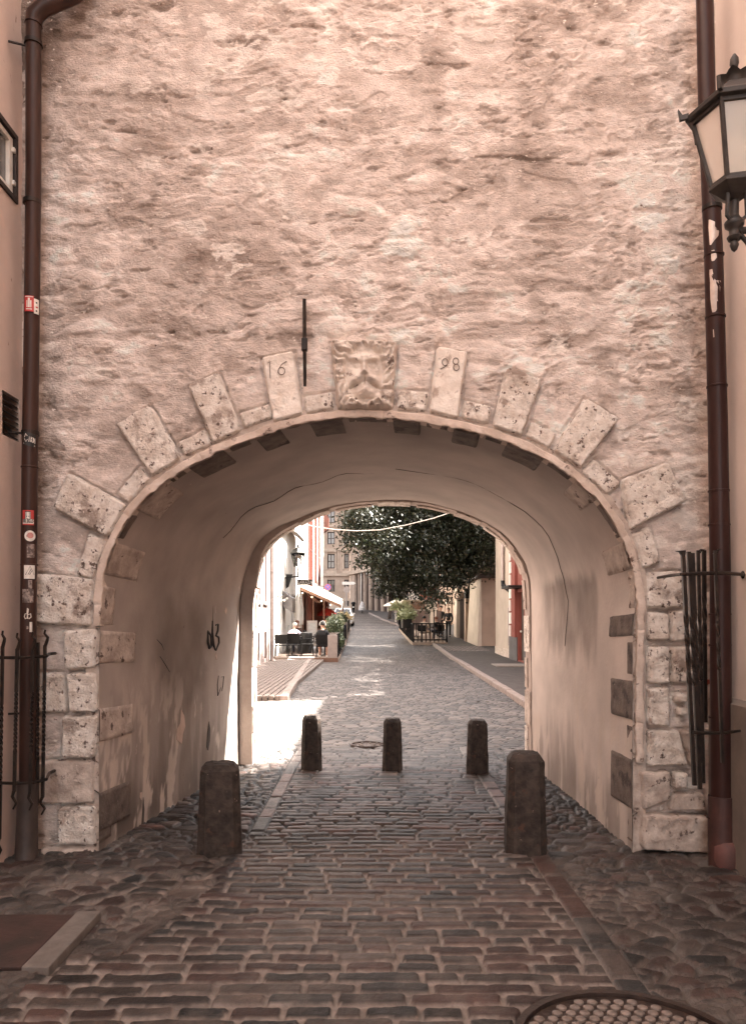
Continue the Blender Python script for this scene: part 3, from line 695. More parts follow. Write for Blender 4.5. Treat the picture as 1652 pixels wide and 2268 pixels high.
for i, (a, c, d, mt) in enumerate((((228, 1284), (262, 1201), .50, LIME_BRN), ((304, 1134), (375, 1077), .42, LIME_BRN), ((417, 1040), (508, 1000), .36, LIME_DK),
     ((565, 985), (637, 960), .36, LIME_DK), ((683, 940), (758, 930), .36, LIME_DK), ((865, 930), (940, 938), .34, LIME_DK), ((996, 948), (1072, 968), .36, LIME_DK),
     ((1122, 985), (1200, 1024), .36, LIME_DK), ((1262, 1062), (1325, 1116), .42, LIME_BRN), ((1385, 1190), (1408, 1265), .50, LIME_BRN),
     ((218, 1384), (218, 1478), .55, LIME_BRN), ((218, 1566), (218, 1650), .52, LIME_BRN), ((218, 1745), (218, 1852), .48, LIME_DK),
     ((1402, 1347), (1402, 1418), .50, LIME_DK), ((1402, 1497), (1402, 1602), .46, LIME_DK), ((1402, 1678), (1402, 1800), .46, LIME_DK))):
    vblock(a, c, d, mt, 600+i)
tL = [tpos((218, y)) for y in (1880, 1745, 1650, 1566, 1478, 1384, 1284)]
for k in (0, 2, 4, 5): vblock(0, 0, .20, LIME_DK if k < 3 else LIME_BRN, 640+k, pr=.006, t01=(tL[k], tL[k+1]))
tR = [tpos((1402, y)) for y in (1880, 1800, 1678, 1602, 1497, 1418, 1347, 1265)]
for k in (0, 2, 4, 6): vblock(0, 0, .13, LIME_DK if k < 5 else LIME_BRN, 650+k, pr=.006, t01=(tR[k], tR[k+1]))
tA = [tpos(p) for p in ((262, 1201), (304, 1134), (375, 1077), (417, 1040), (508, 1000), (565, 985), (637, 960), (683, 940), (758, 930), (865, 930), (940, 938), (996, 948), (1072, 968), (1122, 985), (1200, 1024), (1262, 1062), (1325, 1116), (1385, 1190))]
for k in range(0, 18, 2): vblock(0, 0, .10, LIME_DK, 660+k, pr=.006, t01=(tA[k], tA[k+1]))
# rear quoins: thin stones round the far opening
def rblock(i0, i1, d, mat, seed, wdt=.02):
    b = MB(); n = max(3, i1-i0)
    for i in range(i0, i1+1):
        q = Bs[i]; t_ = Bs[min(i+1, NT-1)]-Bs[max(i-1, 0)]; t_ = t_/np.hypot(*t_); nr = np.array([t_[1], -t_[0]])
        jit = .006*(fbm(np.array([i*.7]), np.array([seed*1.]), 3)[0]-.5)
        a = q+nr*(.012+jit); c = q-nr*.03
        b.v += [(c[0], YB-d, c[1]), (a[0], YB-d, a[1]), (a[0], YB+.02, a[1]), (c[0], YB+.02, c[1])]
        k = 4*(i-i0)
        if i > i0: b.f += [(k-4, k-3, k+1, k), (k-3, k-2, k+2, k+1), (k-2, k-1, k+3, k+2)]
    b.f += [(0, 1, 2, 3), tuple(len(b.v)-4+j for j in (3, 2, 1, 0))]
    b.build('rear_quoin', mat, gate, smooth=30)
i = 3; k = 0
while i < NT-6:
    l = random.randint(8, 12); rblock(i, min(i+l, NT-2), .27 if k % 2 else .12, LIME_BRN if k % 3 else LIME, k); i += l+(1 if 40 < i < 180 else 0)+1; k += 1
# cracks, tie anchor, graffiti, shallow plaster patches
CR = M('crack_line', (.05, .035, .03), None, 30)
def crack(ts, name='crack', r=.003):
    b = MB(); pts = []
    for t, s in ts: pts.append(vault_pt(t, s)-vault_n(t, s)*(-.004)+Vector((random.uniform(-.004, .004), 0, 0)))
    b.tube(pts, r, 5); return b.build(name, CR, gate)
crack([(.30+.01*i, .62+.02*math.sin(i*1.1)-.004*i) for i in range(0, 20)]); crack([(.515+.0125*i, .50+.015*math.sin(i*.8)+.002*i) for i in range(0, 26)])
def lw_pt(px, py, off=.004):                         # point on the left passage wall
    k = (px-CX)/F; sl = (Bv[5, 0]-FL)/(YV-YF); Y = (FL-sl*YF)/(k-sl)
    return Vector((FL+sl*(Y-YF)+off, Y, H+(HY-py)*Y/F))
def zt(x, y): return (x*.329+230, y*.329+1148)
GRAF = M('graffiti_paint', (.012, .010, .012), None, 20, .6); GRW = M('graffiti_scratch', (.62, .50, .43), None, 20)
def graf(strokes, r, mat, label=None):
    for s in strokes:
        pts = [lw_pt(*zt(*p)) for p in s]; n = len(pts); b = MB(); b.tube(pts, [r*(.6 if j in (0, n-1) else 1) for j in range(n)], 5); b.build('graffiti', mat, gate)
graf([[(697, 765), (697, 830), (708, 875), (722, 860), (718, 790), (697, 760)], [(728, 690), (726, 770), (735, 850), (748, 888)], [(750, 720), (765, 715), (762, 760), (750, 790), (768, 800), (770, 840), (752, 890)]], .013, GRAF)
graf([[(732, 575), (732, 690)], [(335, 570), (355, 595), (380, 605)], [(335, 690), (365, 725)], [(335, 755), (380, 760)], [(352, 815), (385, 850), (402, 890)], [(375, 930), (410, 985), (440, 1035)], [(770, 1060), (762, 1120), (765, 1195), (785, 1140)], [(790, 1070), (805, 1065), (800, 1120), (792, 1165)], [(195, 575), (205, 605)], [(215, 560), (217, 600), (228, 560)], [(240, 545), (243, 600)], [(262, 570), (258, 600), (270, 598)], [(200, 775), (192, 810), (212, 850)]], .004, GRAF)
graf([[(455, 705), (475, 712)], [(495, 690), (505, 740), (497, 795)], [(512, 700), (515, 760), (530, 800)], [(480, 765), (525, 790)], [(518, 720), (528, 745)]], .003, GRW)
def patch(pts, mat, name='plaster_loss', off=.005):
    c = [lw_pt(*zt(*p), off=off) for p in pts]; MB().prism(c, (-.003, 0, 0)).build(name, mat, gate)
PATCHP = M('bare_render', (.62, .47, .39), (.5, .37, .3), 9)
patch([(518, 1290), (538, 1330), (545, 1400), (530, 1450), (522, 1520), (488, 1490), (490, 1420), (512, 1380)], PATCHP)
patch([(820, 595), (826, 620), (820, 650), (812, 625)], PATCHP); patch([(752, 905), (757, 930), (755, 955), (750, 930)], PATCHP)
patch([(706, 1370), (715, 1420), (712, 1500), (700, 1565), (690, 1540), (695, 1450)], M('grime', (.07, .055, .047), None, 20), 'dark_stain')
patch([(262, 1880), (270, 1960), (262, 2100), (245, 2140), (255, 2000)], M('grime', (.07, .055, .047), None, 20), 'dark_stain')
patch([(240, 1850), (256, 1845), (250, 1900), (240, 1880)], PATCHP)
# wrought iron wall anchor
an = empty('wall_anchor', (-.46, 5.17, 3.4), 'long thin wrought iron tie anchor on the wall left of the carved keystone', 'wall anchor')
b = MB(); b.tube([(-.462, 5.165, 3.75), (-.460, 5.160, 3.45), (-.458, 5.165, 3.165)], [.013, .014, .011], 6); b.build('bar', IRON, an)
b = MB(); b.box((-.459, 5.155, 3.44), (.040, .04, .085)); b.build('collar', IRON, an, bevel=.006)
# ================================================================= NEIGHBOURING BUILDINGS (near side)
WL, WR = -2.41, 2.345
def near_left():
    r = empty('left_building', (WL, 2, 0), 'pink plastered building wall in shade along the left edge', 'building')
    ops = [(4.3, 5.19, 4.40, 4.86), (4.99, 5.23, 2.80, 3.09)]
    ys = sorted({-9, 5.30, 4.3, 5.19, 4.99, 5.23}); zs = sorted({-.05, 12, 4.40, 4.86, 2.80, 3.09})
    b = MB()
    for i in range(len(ys)-1):
        for j in range(len(zs)-1):
            cy = (ys[i]+ys[i+1])/2; cz = (zs[j]+zs[j+1])/2
            if any(o[0] < cy < o[1] and o[2] < cz < o[3] for o in ops): continue
            b.quad((WL, ys[i], zs[j]), (WL, ys[i+1], zs[j]), (WL, ys[i+1], zs[j+1]), (WL, ys[i], zs[j+1]))
    for o in ops:
        for a, c in (((o[0], o[2]), (o[1], o[2])), ((o[1], o[2]), (o[1], o[3])), ((o[1], o[3]), (o[0], o[3])), ((o[0], o[3]), (o[0], o[2]))):
            b.quad((WL, a[0], a[1]), (WL, c[0], c[1]), (WL-.16, c[0], c[1]), (WL-.16, a[0], a[1]))
        b.quad((WL-.16, o[0], o[2]), (WL-.16, o[1], o[2]), (WL-.16, o[1], o[3]), (WL-.16, o[0], o[3]))
    b.quad((WL, -9, 12), (WL, 5.3, 12), (-9, 5.3, 12), (-9, -9, 12)); b.quad((WL, 5.3, 0), (-9, 5.3, 0), (-9, 5.3, 12), (WL, 5.3, 12)); b.quad((-9, -9, 0), (-9, 5.3, 0), (-9, 5.3, 12), (-9, -9, 12)); b.quad((WL, -9, 0), (-9, -9, 0), (-9, -9, 12), (WL, -9, 12))
    b.build('wall', PLAST_L, r)
    w_ = MB(); fr = .035
    y0, y1, z0, z1 = 4.3, 5.19, 4.40, 4.86
    DK = M('dark_frame', (.035, .022, .018), None, 12)
    for a, c in (((y0, z0), (y1, z0+fr)), ((y0, z1-fr), (y1, z1)), ((y1-fr, z0+fr), (y1, z1-fr)), ((y0, z0+fr), (y0+fr, z1-fr))):
        w_.box2((WL-.05, a[0], a[1]), (WL+.014, c[0], c[1]))
    wi = w_.build('window', DK, r, bevel=.003)
    s = MB(); q = fr+.006
    for a, c in (((y0+q, z0+q), (y1-q, z0+q+.035)), ((y0+q, z1-q-.035), (y1-q, z1-q)), ((y1-q-.05, z0+q+.036), (y1-q, z1-q-.036)), ((y0+.4, z0+q+.036), (y0+.44, z1-q-.036))):
        s.box2((WL-.045, a[0], a[1]), (WL-.005, c[0], c[1]))
    for z in (z0+.12, z1-.12): s.box2((WL-.005, y1-q-.02, z-.015), (WL+.012, y1-q+.012, z+.015))
    s.build('sash', WHITE, wi, bevel=.003)
    MB().quad((WL-.03, y0, z0), (WL-.03, y1, z0), (WL-.03, y1, z1), (WL-.03, y0, z1)).build('pane', glass('grey_glass', (.12, .12, .12), .08), wi)
    v = MB()
    for k in range(8): v.box((WL-.02, 5.11, 2.825+k*.036), (.04, .23, .007), rx=0, ry=math.radians(35))
    v.build('vent', IRON, r)
near_left()
def near_right():
    r = empty('right_building', (WR, 2, 0), 'smooth beige plastered building with grey plinth along the right edge', 'building')
    b = MB(); b.box2((WR, -9, -.05), (9, 5.30, 13.2)); b.build('wall', PLAST_R, r)
    zp = H+(HY-1548)*4.95/F
    b = MB(); b.prism([(WR+.002, 5.24, -.05), (WR-.055, 5.24, -.05), (WR-.055, 5.24, zp-.03), (WR+.002, 5.24, zp)], (0, -14, 0)); b.build('plinth', PLAST_G, r)
near_right()

# ================================================================= DOWNPIPES
def ringpipe(b, c, r, z, h=.03, e=.006): b.lathe((c[0], c[1], z), [(r, 0), (r+e, .002), (r+e, h-.002), (r, h)], 20)
dl = empty('drainpipe', (-2.28, 5.10, 0), 'dark brown drainpipe covered with stickers in the left corner of the gate', 'drainpipe')
pL = [(-2.262, 5.115, 5.60), (-2.262, 5.115, 4.6), (-2.272, 5.11, 3.5), (-2.283, 5.105, 2.6), (-2.290, 5.10, 1.55), (-2.295, 5.10, .50)]
MB().tube(pL, [.050, .050, .050, .051, .052, .053], 20).build('pipe', PIPE, dl, smooth=50)
MB().tube([(-2.262, 5.115, 5.56), (-2.255, 5.115, 5.62), (-2.20, 5.12, 5.68), (-1.99, 5.14, 5.79), (-1.96, 5.15, 5.83), (-1.95, 5.16, 6.2)], .056, 20).build('offset_bend', PIPE, dl, smooth=50)
MB().tube([(-2.296, 5.10, .52), (-2.297, 5.10, .30), (-2.296, 5.09, .10), (-2.292, 5.07, .0)], [.066, .066, .070, .074], 20).build('shoe', M('dark_cast_pipe', (.04, .028, .024), (.07, .05, .042), 8, .55, .4, 30), dl, smooth=50)
for z in (5.42, 4.36, 2.82): ringpipe(bb := MB(), (-2.262-(5.4-z)*.008, 5.113, 0), .052, z); bb.build('band', IRON, dl, smooth=40)
for z in (2.60, 1.95, .95): ringpipe(bb := MB(), (-2.283-(2.6-z)*.005, 5.105, 0), .052, z, .012, .004); bb.build('joint', PIPE, dl, smooth=40)
for z in (5.40, 2.82, .96): MB().tube([(-2.30, 5.10, z+.01), (WL+.005, 5.06, z+.01)], .008, 6).build('bracket', IRON, dl)
# stickers wrap round the pipe
def sticker(z0, z1, a0, a1, mat, r=.0550, xc=-2.278, yc=5.104, par=None, name='sticker', n=8, tilt=0):
    b = MB()
    for i in range(n+1):
        a = math.radians(a0+(a1-a0)*i/n); dz = tilt*i/n
        b.v += [(xc+r*math.cos(a), yc+r*math.sin(a), z0+dz), (xc+r*math.cos(a), yc+r*math.sin(a), z1+dz)]
        if i: b.f.append((2*i-2, 2*i, 2*i+1, 2*i-1))
    return b.build(name, mat, par or dl, smooth=60)
def zpx(y, Y=5.06): return H+(HY-y)*Y/F
def xc_at(z): return float(np.interp(z, [.5, 1.55, 2.6, 3.5, 4.6], [-2.295, -2.290, -2.283, -2.272, -2.262]))
RED = M('sticker_red', (.55, .05, .045), None, 20, .5, 0); SWH = M('sticker_white', (.78, .74, .68), (.6, .56, .5), 30, .5, 0); SBK = M('sticker_black', (.015, .015, .015), None, 20, .5, 0); SPK = M('sticker_pink', (.55, .25, .22), None, 30, .5, 0)
def stk(y0, y1, a0, a1, mat, marks=(), tilt=0):
    z1, z0 = zpx(y0), zpx(y1); o = sticker(z0, z1, a0, a1, mat, xc=xc_at(z0), tilt=tilt)
    o['label'] = {'sticker_red': 'red sticker', 'sticker_white': 'white sticker', 'sticker_black': 'black sticker', 'sticker_pink': 'pink sticker'}[mat.name]
    for (u0, u1, v0, v1, mt) in marks:              # marks in fractions of the sticker (v up)
        m_ = sticker(z0+(z1-z0)*v0, z0+(z1-z0)*v1, a0+(a1-a0)*u0, a0+(a1-a0)*u1, mt, r=.0558, xc=xc_at(z0), par=o, name='print', n=4)
def glyphs(par_z0, z1, a0, a1, strokes, mt, r=.0562, w=.0022):
    b = MB(); xc = xc_at(par_z0)
    for s in strokes:
        pts = []
        for u, v in s:
            a = math.radians(a0+(a1-a0)*u); pts.append((xc+r*math.cos(a), 5.104+r*math.sin(a), par_z0+(z1-par_z0)*v))
        b.tube(pts, w, 4)
    b.build('lettering', mt, dl)
# castle crest
stk(655, 690, 245, 310, RED, [(.25, .36, .25, .7, SWH), (.40, .60, .25, .85, SWH), (.64, .75, .25, .7, SWH), (.20, .80, .12, .18, SWH), (.1, .9, .91, .96, SWH)])
stk(660, 693, 310, 350, SWH, [(.3, .7, .4, .5, RED), (.3, .6, .7, .8, SBK), (.3, .6, .15, .25, SBK)])
stk(955, 985, 250, 335, SBK, tilt=-.02)
glyphs(zpx(983), zpx(955), 250, 335, [[(.1, .5), (.2, .8), (.32, .6)], [(.1, .4), (.22, .15), (.34, .35)], [(.42, .15), (.48, .6), (.54, .15)], [(.6, .15), (.6, .55), (.68, .5), (.6, .35), (.70, .1)], [(.76, .1), (.76, .5), (.84, .3), (.76, .1)], [(.9, .05), (.9, .45)], [(0, .05), (.9, -.15)]], SWH)
# ultras sticker
stk(1130, 1163, 248, 325, RED, [(.25, .72, .38, .92, SBK), (.29, .68, .38, .87, SWH), (.36, .44, .55, .61, SBK), (.53, .61, .55, .61, SBK), (.04, .98, .08, .40, SWH)])
glyphs(zpx(1161), zpx(1131), 248, 325, [[(.10, .38), (.10, .12), (.2, .12), (.2, .38)], [(.28, .38), (.28, .12), (.37, .12)], [(.40, .38), (.52, .38)], [(.46, .38), (.46, .08)], [(.56, .1), (.56, .38), (.64, .34), (.56, .24), (.65, .1)], [(.70, .1), (.74, .38), (.79, .1)], [(.94, .36), (.84, .34), (.92, .22), (.84, .1)]], SBK, w=.0026)
# round sticker
def disc_st(yc, a, rad, mt, rr):
    rr += .0015
    z = zpx(yc); b = MB(); xc = xc_at(z); n = 20; b.v.append((xc+rr*math.cos(math.radians(a)), 5.104+rr*math.sin(math.radians(a)), z))
    for k in range(n):
        t = 2*math.pi*k/n; aa = math.radians(a)+rad*math.cos(t)/rr; b.v.append((xc+rr*math.cos(aa), 5.104+rr*math.sin(aa), z+rad*math.sin(t)))
    b.f = [(0, 1+k, 1+(k+1) % n) for k in range(n)]; return b.build('sticker', mt, dl)
disc_st(1187, 300, .036, SWH, .0535)['label'] = 'round white sticker'; disc_st(1186, 301, .020, SPK, .0548)
stk(1252, 1282, 262, 335, SWH)
glyphs(zpx(1282), zpx(1252), 262, 335, [[(.15, .3), (.55, .92), (.92, .3), (.15, .3)], [(.36, .3), (.66, .75)], [(.5, .3), (.74, .62)]], SBK, w=.0016)
SRES = M('sticker_residue', (.30, .24, .21), (.10, .07, .06), 40, .6, 0, lo=.45, hi=.55)
stk_r = sticker(zpx(1335), zpx(1305), 250, 325, SRES, xc=xc_at(1.8)); sticker(zpx(1235), zpx(1205), 280, 330, SRES, xc=xc_at(2.05)); sticker(zpx(1310), zpx(1285), 290, 315, SRES, xc=xc_at(1.85))
glyphs(zpx(1372), zpx(1347), 262, 318, [[(.40, .5), (.2, .5), (.1, .25), (.2, .05), (.4, .1), (.55, .9), (.45, 1.0), (.40, .6), (.5, .05)], [(.52, .4), (.8, .5), (.85, .2), (.6, .05)]], SWH, w=.0032)
stk(1378, 1400, 258, 318, SWH, [(.35, .6, .3, .6, SRES)])
# right pipe
dr = empty('drainpipe', (2.24, 4.98, 0), 'red brown drainpipe with peeled paint patches in the right corner behind the lantern', 'drainpipe')
pR = [(2.150, 4.99, 5.95), (2.172, 4.99, 4.9), (2.212, 4.985, 3.95), (2.236, 4.98, 2.9), (2.250, 4.975, 1.9), (2.252, 4.97, 1.0), (2.252, 4.965, .42)]
MB().tube(pR, [.053, .055, .058, .061, .064, .066, .068], 22).build('pipe', PIPE_R, dr, smooth=50)
MB().tube([(2.252, 4.965, .45), (2.25, 4.96, .2), (2.252, 4.95, .0)], [.080, .080, .084], 22).build('shoe', M('brick_red_pipe', (.075, .030, .024), (.045, .02, .017), 8, .55, .3, 30), dr, smooth=50)
MB().lathe((2.265, 4.93, -.0), [(.078, .0), (.088, .05), (.085, .14), (.06, .17)], 14).build('base_stone', M('red_base', (.15, .06, .05), (.09, .045, .038), 9), dr, smooth=50)
for z in (4.25, 3.95, 3.55, 3.10, 2.42, 2.2, 1.62, 1.42, .95, .30): ringpipe(bb := MB(), (float(np.interp(z, [.4, 1, 1.9, 2.9, 3.95, 4.9], [2.252, 2.252, 2.25, 2.236, 2.212, 2.172])), 4.98, 0), float(np.interp(z, [.42, 1.9, 3.95, 5], [.080 if z < .4 else .068, .064, .058, .055])), z, .014 if z != 4.25 else .03, .005); bb.build('joint', PIPE_R if z != 4.25 else IRON, dr, smooth=40)
MET = M('bare_zinc', (.50, .42, .37), (.38, .31, .27), 12, .4, .1, 30, metal=.5)
def peel(pts, z):                                    # ragged bare patch: polygon in (angle deg, z offset)
    b = MB(); xc = float(np.interp(z, [1, 1.9, 2.9, 3.95, 4.9], [2.252, 2.25, 2.236, 2.212, 2.172])); r = float(np.interp(z, [1, 1.9, 2.9, 3.95, 4.9], [.066, .064, .061, .058, .055]))+.0014
    n = len(pts)
    for a0, a1, dz in pts:
        for k in range(5):
            a = math.radians(a0+(a1-a0)*k/4); b.v.append((xc+r*math.cos(a), 4.985+r*math.sin(a), z+dz))
    for i in range(n-1):
        for k in range(4): b.f.append((i*5+k, i*5+k+1, i*5+k+6, i*5+k+5))
    b.build('bare_patch', MET, dr, smooth=60)
peel([(225, 232, .0), (225, 262, -.02), (224, 262, -.05), (226, 290, -.08), (228, 284, -.11), (230, 258, -.14), (232, 240, -.165)], 4.17)
peel([(235, 250, .0), (232, 262, -.02), (232, 266, -.05), (236, 250, -.07)], 3.97)
peel([(218, 235, .05), (218, 240, .02), (222, 285, -.03), (222, 300, -.07), (224, 300, -.14), (228, 288, -.18), (232, 270, -.21), (236, 250, -.23)], 3.80)
peel([(235, 252, 0), (236, 262, -.03), (240, 275, -.06), (245, 262, -.10)], 3.34); peel([(232, 250, 0), (234, 246, -.05)], 3.46); peel([(248, 262, 0), (244, 270, -.02), (250, 262, -.05)], 2.86)
peel([(235, 246, 0), (232, 250, -.05), (238, 244, -.09)], 2.33); peel([(225, 255, 0), (225, 252, -.06), (228, 254, -.12), (232, 248, -.17)], 1.98)
peel([(258, 285, 0), (262, 300, -.03), (258, 296, -.05), (262, 298, -.09)], 1.90); peel([(232, 262, 0), (232, 262, -.06)], 1.66)

# ================================================================= IRON PIPE GUARDS
def twisted(b, p0, p1, w, tw0, tw1, turns, tip=None, tail=None, n=60):
    pts = []; rs = []; ang = []
    for i in range(n+1):
        t = i/n; pts.append(Vector(p0).lerp(Vector(p1), t)); tw = 0 if t < tw0 else (min(1, (t-tw0)/(tw1-tw0))); ang.append(tw*turns*2*math.pi)
    base = len(b.v)
    for p, a in zip(pts, ang):
        for k in range(4):
            q = a+math.pi/4+k*math.pi/2; b.v.append((p.x+w*math.cos(q), p.y+w*math.sin(q), p.z))
    for i in range(n):
        for k in range(4): b.f.append((base+i*4+k, base+i*4+(k+1) % 4, base+(i+1)*4+(k+1) % 4, base+(i+1)*4+k))
    b.f += [tuple(base+k for k in range(4)), tuple(base+n*4+k for k in range(4))]
gl = empty('pipe_guard', (-2.25, 4.95, 1.0), 'wrought iron cage with wavy bar tips round the left drainpipe', 'pipe guard')
for x0, y0, xb, yb, ztp, zbt, wv in ((-2.345, 4.86, -2.365, 4.86, zpx(1397, 4.86), zpx(1905, 4.86), .010), (-2.243, 4.84, -2.262, 4.84, zpx(1402, 4.84), zpx(1800, 4.84), .012),
     (-2.150, 4.85, -2.165, 4.85, zpx(1400, 4.85), zpx(1802, 4.85), .012), (-2.115, 4.95, -2.130, 4.95, zpx(1395, 4.95), zpx(1812, 4.95), .014), (-2.235, 5.12, -2.24, 5.12, zpx(1390, 5.1), zpx(1830, 5.1), 0)):
    b = MB(); zt_, zb_ = ztp-.10, zbt+.13
    twisted(b, (x0, y0, zt_), (xb, yb, zb_), .0125, .30, .72, 3.5)
    if wv:
        b.tube([(x0, y0, zt_-.01), (x0+wv, y0, zt_+.03), (x0+wv*1.3, y0, zt_+.05), (x0-wv*.2, y0, zt_+.075), (x0+.002, y0, zt_+.10)], [.012, .011, .010, .008, .007], 6)
        b.tube([(xb, yb, zb_+.01), (xb-wv, yb, zb_-.03), (xb+wv, yb, zb_-.07), (xb-wv*.6, yb, zb_-.11)], [.012, .010, .009, .006], 6)
    b.build('bar', IRON, gl)
for zz in (zpx(1457, 4.87), zpx(1735, 4.87)):
    MB().tube([(-2.40, 4.88, zz), (-2.345, 4.87, zz), (-2.243, 4.855, zz), (-2.15, 4.865, zz+.004), (-2.108, 4.955, zz+.006), (-2.16, 5.12, zz+.012), (-2.16, 5.22, zz+.012)], .011, 6).build('hoop', IRON, gl)
gr = empty('pipe_guard', (2.1, 4.85, 1.2), 'wrought iron cage of twisted bars with flared tips round the right drainpipe', 'pipe guard')
for px0, px1, Yb, yt, ybt, fl in ((1512, 1538, 4.62, 1222, 1740, -1), (1525, 1550, 4.66, 1222, 1748, 0), (1533, 1551, 4.80, 1225, 1690, 0), (1546, 1558, 4.95, 1219, 1735, 1), (1559, 1562, 5.12, 1219, 1600, 0), (1583, 1600, 4.62, 1219, 1690, 1)):
    a = P(px0, yt, Yb); c = P(px1, ybt, Yb); b = MB(); twisted(b, a, c, .0155 if fl <= 0 else .0125, .28, .56, 5)
    if fl: b.prism([(a[0]-.012, a[1]-.008, a[2]-.02), (a[0]+.014, a[1]-.008, a[2]-.02), (a[0]+.016, a[1]-.008, a[2]+.008), (a[0]+fl*.045, a[1]-.008, a[2]+.004), (a[0]+fl*.020, a[1]-.008, a[2]-.004)], (0, .018, 0))
    b.build('bar', IRON, gr)
za, zb2 = zpx(1270, 4.7), zpx(1624, 4.7)
MB().tube([P(1509, 1272, 4.60), P(1560, 1270, 4.60), P(1600, 1269, 4.64), (2.30, 4.80, za), (WR+.01, 4.86, za)], .011, 8).build('hoop', IRON, gr, smooth=50)
MB().tube([P(1534, 1622, 4.60), P(1560, 1624, 4.60), P(1605, 1624, 4.64), (2.30, 4.80, zb2), (WR, 4.86, zb2)], .010, 8).build('hoop', IRON, gr, smooth=50)
MB().ball((WR-.004, 4.86, za), .026, 8, 5, sx=.4).build('rosette', IRON, gr)
MB().tube([P(1509, 1272, 4.60), (1.91, 4.9, za), (1.93, 5.2, za)], .010, 8).build('stay', IRON, gr, smooth=50)

# ================================================================= WALL LANTERN
lx, ly = 1.826, 3.88
ln = empty('wall_lantern', (WR, ly, 3.6), 'black hexagonal wall lantern with cream glass panes on a bracket at upper right', 'wall lantern')
LMET = M('lantern_black', (.022, .020, .019), (.05, .042, .036), 14, .5, .4, 50, dist=.003, metal=.2)
LGL = glass('cream_glass', (.90, .82, .70), .18, .55)
zT, zB = zpx(262, 3.9), zpx(418, 3.9)
RT, RB = .200, .106
ang = [math.radians(a) for a in (72, 132, 192, 252, 312, 12)]
def hx(R, z, a): return Vector((lx+R*math.cos(a), ly-R*math.sin(a), z))
for k in range(6):
    a, c = ang[k], ang[(k+1) % 6]
    MB().tube([hx(RB, zB, a), hx(RT, zT, a)], .013, 4).build('post', LMET, ln)
    MB().quad(hx(RB-.006, zB, a), hx(RB-.006, zB, c), hx(RT-.006, zT, c), hx(RT-.006, zT, a)).build('pane', LGL, ln)
    MB().tube([hx(RB, zB+.012, a), hx(RB, zB+.012, c)], .012, 4).build('rail', LMET, ln); b = MB(); b.tube([hx(RT-.004, zT-.014, a), hx(RT-.004, zT-.014, c)], .013, 4); b.build('rail', LMET, ln)
def hexloft(prof, name, mat):
    b = MB()
    for R, z in prof:
        for a in ang: b.v.append(hx(R, z, a))
    for i in range(len(prof)-1):
        for k in range(6): b.f.append((i*6+k, i*6+(k+1) % 6, (i+1)*6+(k+1) % 6, (i+1)*6+k))
    b.f += [tuple(range(6)), tuple((len(prof)-1)*6+k for k in range(6))]
    return b.build(name, mat, ln, bevel=.003)
hexloft([(RT+.002, zT-.006), (RT+.034, zT), (RT+.036, zT+.022), (RT+.008, zT+.038), (RT-.03, zT+.065), (.11, zT+.115), (.075, zT+.145)], 'roof', LMET)
hexloft([(RB+.016, zB+.006), (RB+.018, zB-.012), (RB-.02, zB-.035), (.06, zB-.055), (.03, zB-.07)], 'base_plate', LMET)
for a in ang: b = MB(); b.prism([hx(RT+.02, zT+.01, a), hx(RT+.062, zT+.004, a), hx(RT+.070, zT+.062, a), hx(RT+.050, zT+.030, a), hx(RT+.02, zT+.035, a)], Vector((math.sin(a), math.cos(a), 0))*.018); b.build('eave_spike', LMET, ln)
b = MB(); zc = zT+.14
n = 24; pr = [(.050, 0), (.048, .035), (.060, .048), (.075, .060), (.055, .062), (.030, .075), (.012, .092), (.014, .098), (.022, .125), (.020, .150), (.008, .172), (.001, .178)]
for i, (r_, z_) in enumerate(pr):
    for k in range(n):
        a = 2*math.pi*k/n; q = r_*(1+(.14*math.cos(6*a) if 2 <= i <= 4 else 0)); b.v.append((lx+q*math.cos(a), ly+q*math.sin(a), zc+z_+(.008*math.cos(6*a) if 2 <= i <= 4 else 0)))
for i in range(len(pr)-1):
    for k in range(n): b.f.append((i*n+k, i*n+(k+1) % n, (i+1)*n+(k+1) % n, (i+1)*n+k))
b.build('finial', LMET, ln, smooth=50)
b = MB(); z = zB-.07
b.lathe((lx, ly, z-.26), [(.001, 0), (.014, .012), (.022, .035), (.016, .055), (.030, .060), (.036, .075), (.024, .090), (.026, .115), (.045, .130), (.048, .150), (.030, .170), (.022, .185), (.022, .27)], 16)
b.build('stem', LMET, ln, smooth=50)
b = MB(); za_ = z-.14
for k in (-.05, .05): b.tube([(lx+k*.9, ly-.03, zB-.04), (lx+k*1.0, ly-.03, za_+.05), (lx, ly-.01, za_+.01)], .011, 6)
b.tube([(lx, ly, za_-.01), (lx+.22, ly, za_-.01), (lx+.40, ly, za_+.01), (WR, ly, za_+.01)], .018, 8)
b.tube([(lx+.03, ly, za_-.03), (lx+.08, ly, za_-.09), (lx+.18, ly, za_-.13), (lx+.34, ly, za_-.16), (WR, ly, za_-.30)], .012, 8)
b.build('bracket', LMET, ln, smooth=50)
b = MB(); b.box((WR-.01, ly, za_-.12), (.02, .10, .48)); b.build('wall_plate', LMET, ln, bevel=.004)
MB().lathe((lx, ly, zB+.06), [(.02, 0), (.045, .05), (.05, .12), (.02, .17)], 12).build('bulb', WHITE, ln, smooth=50)

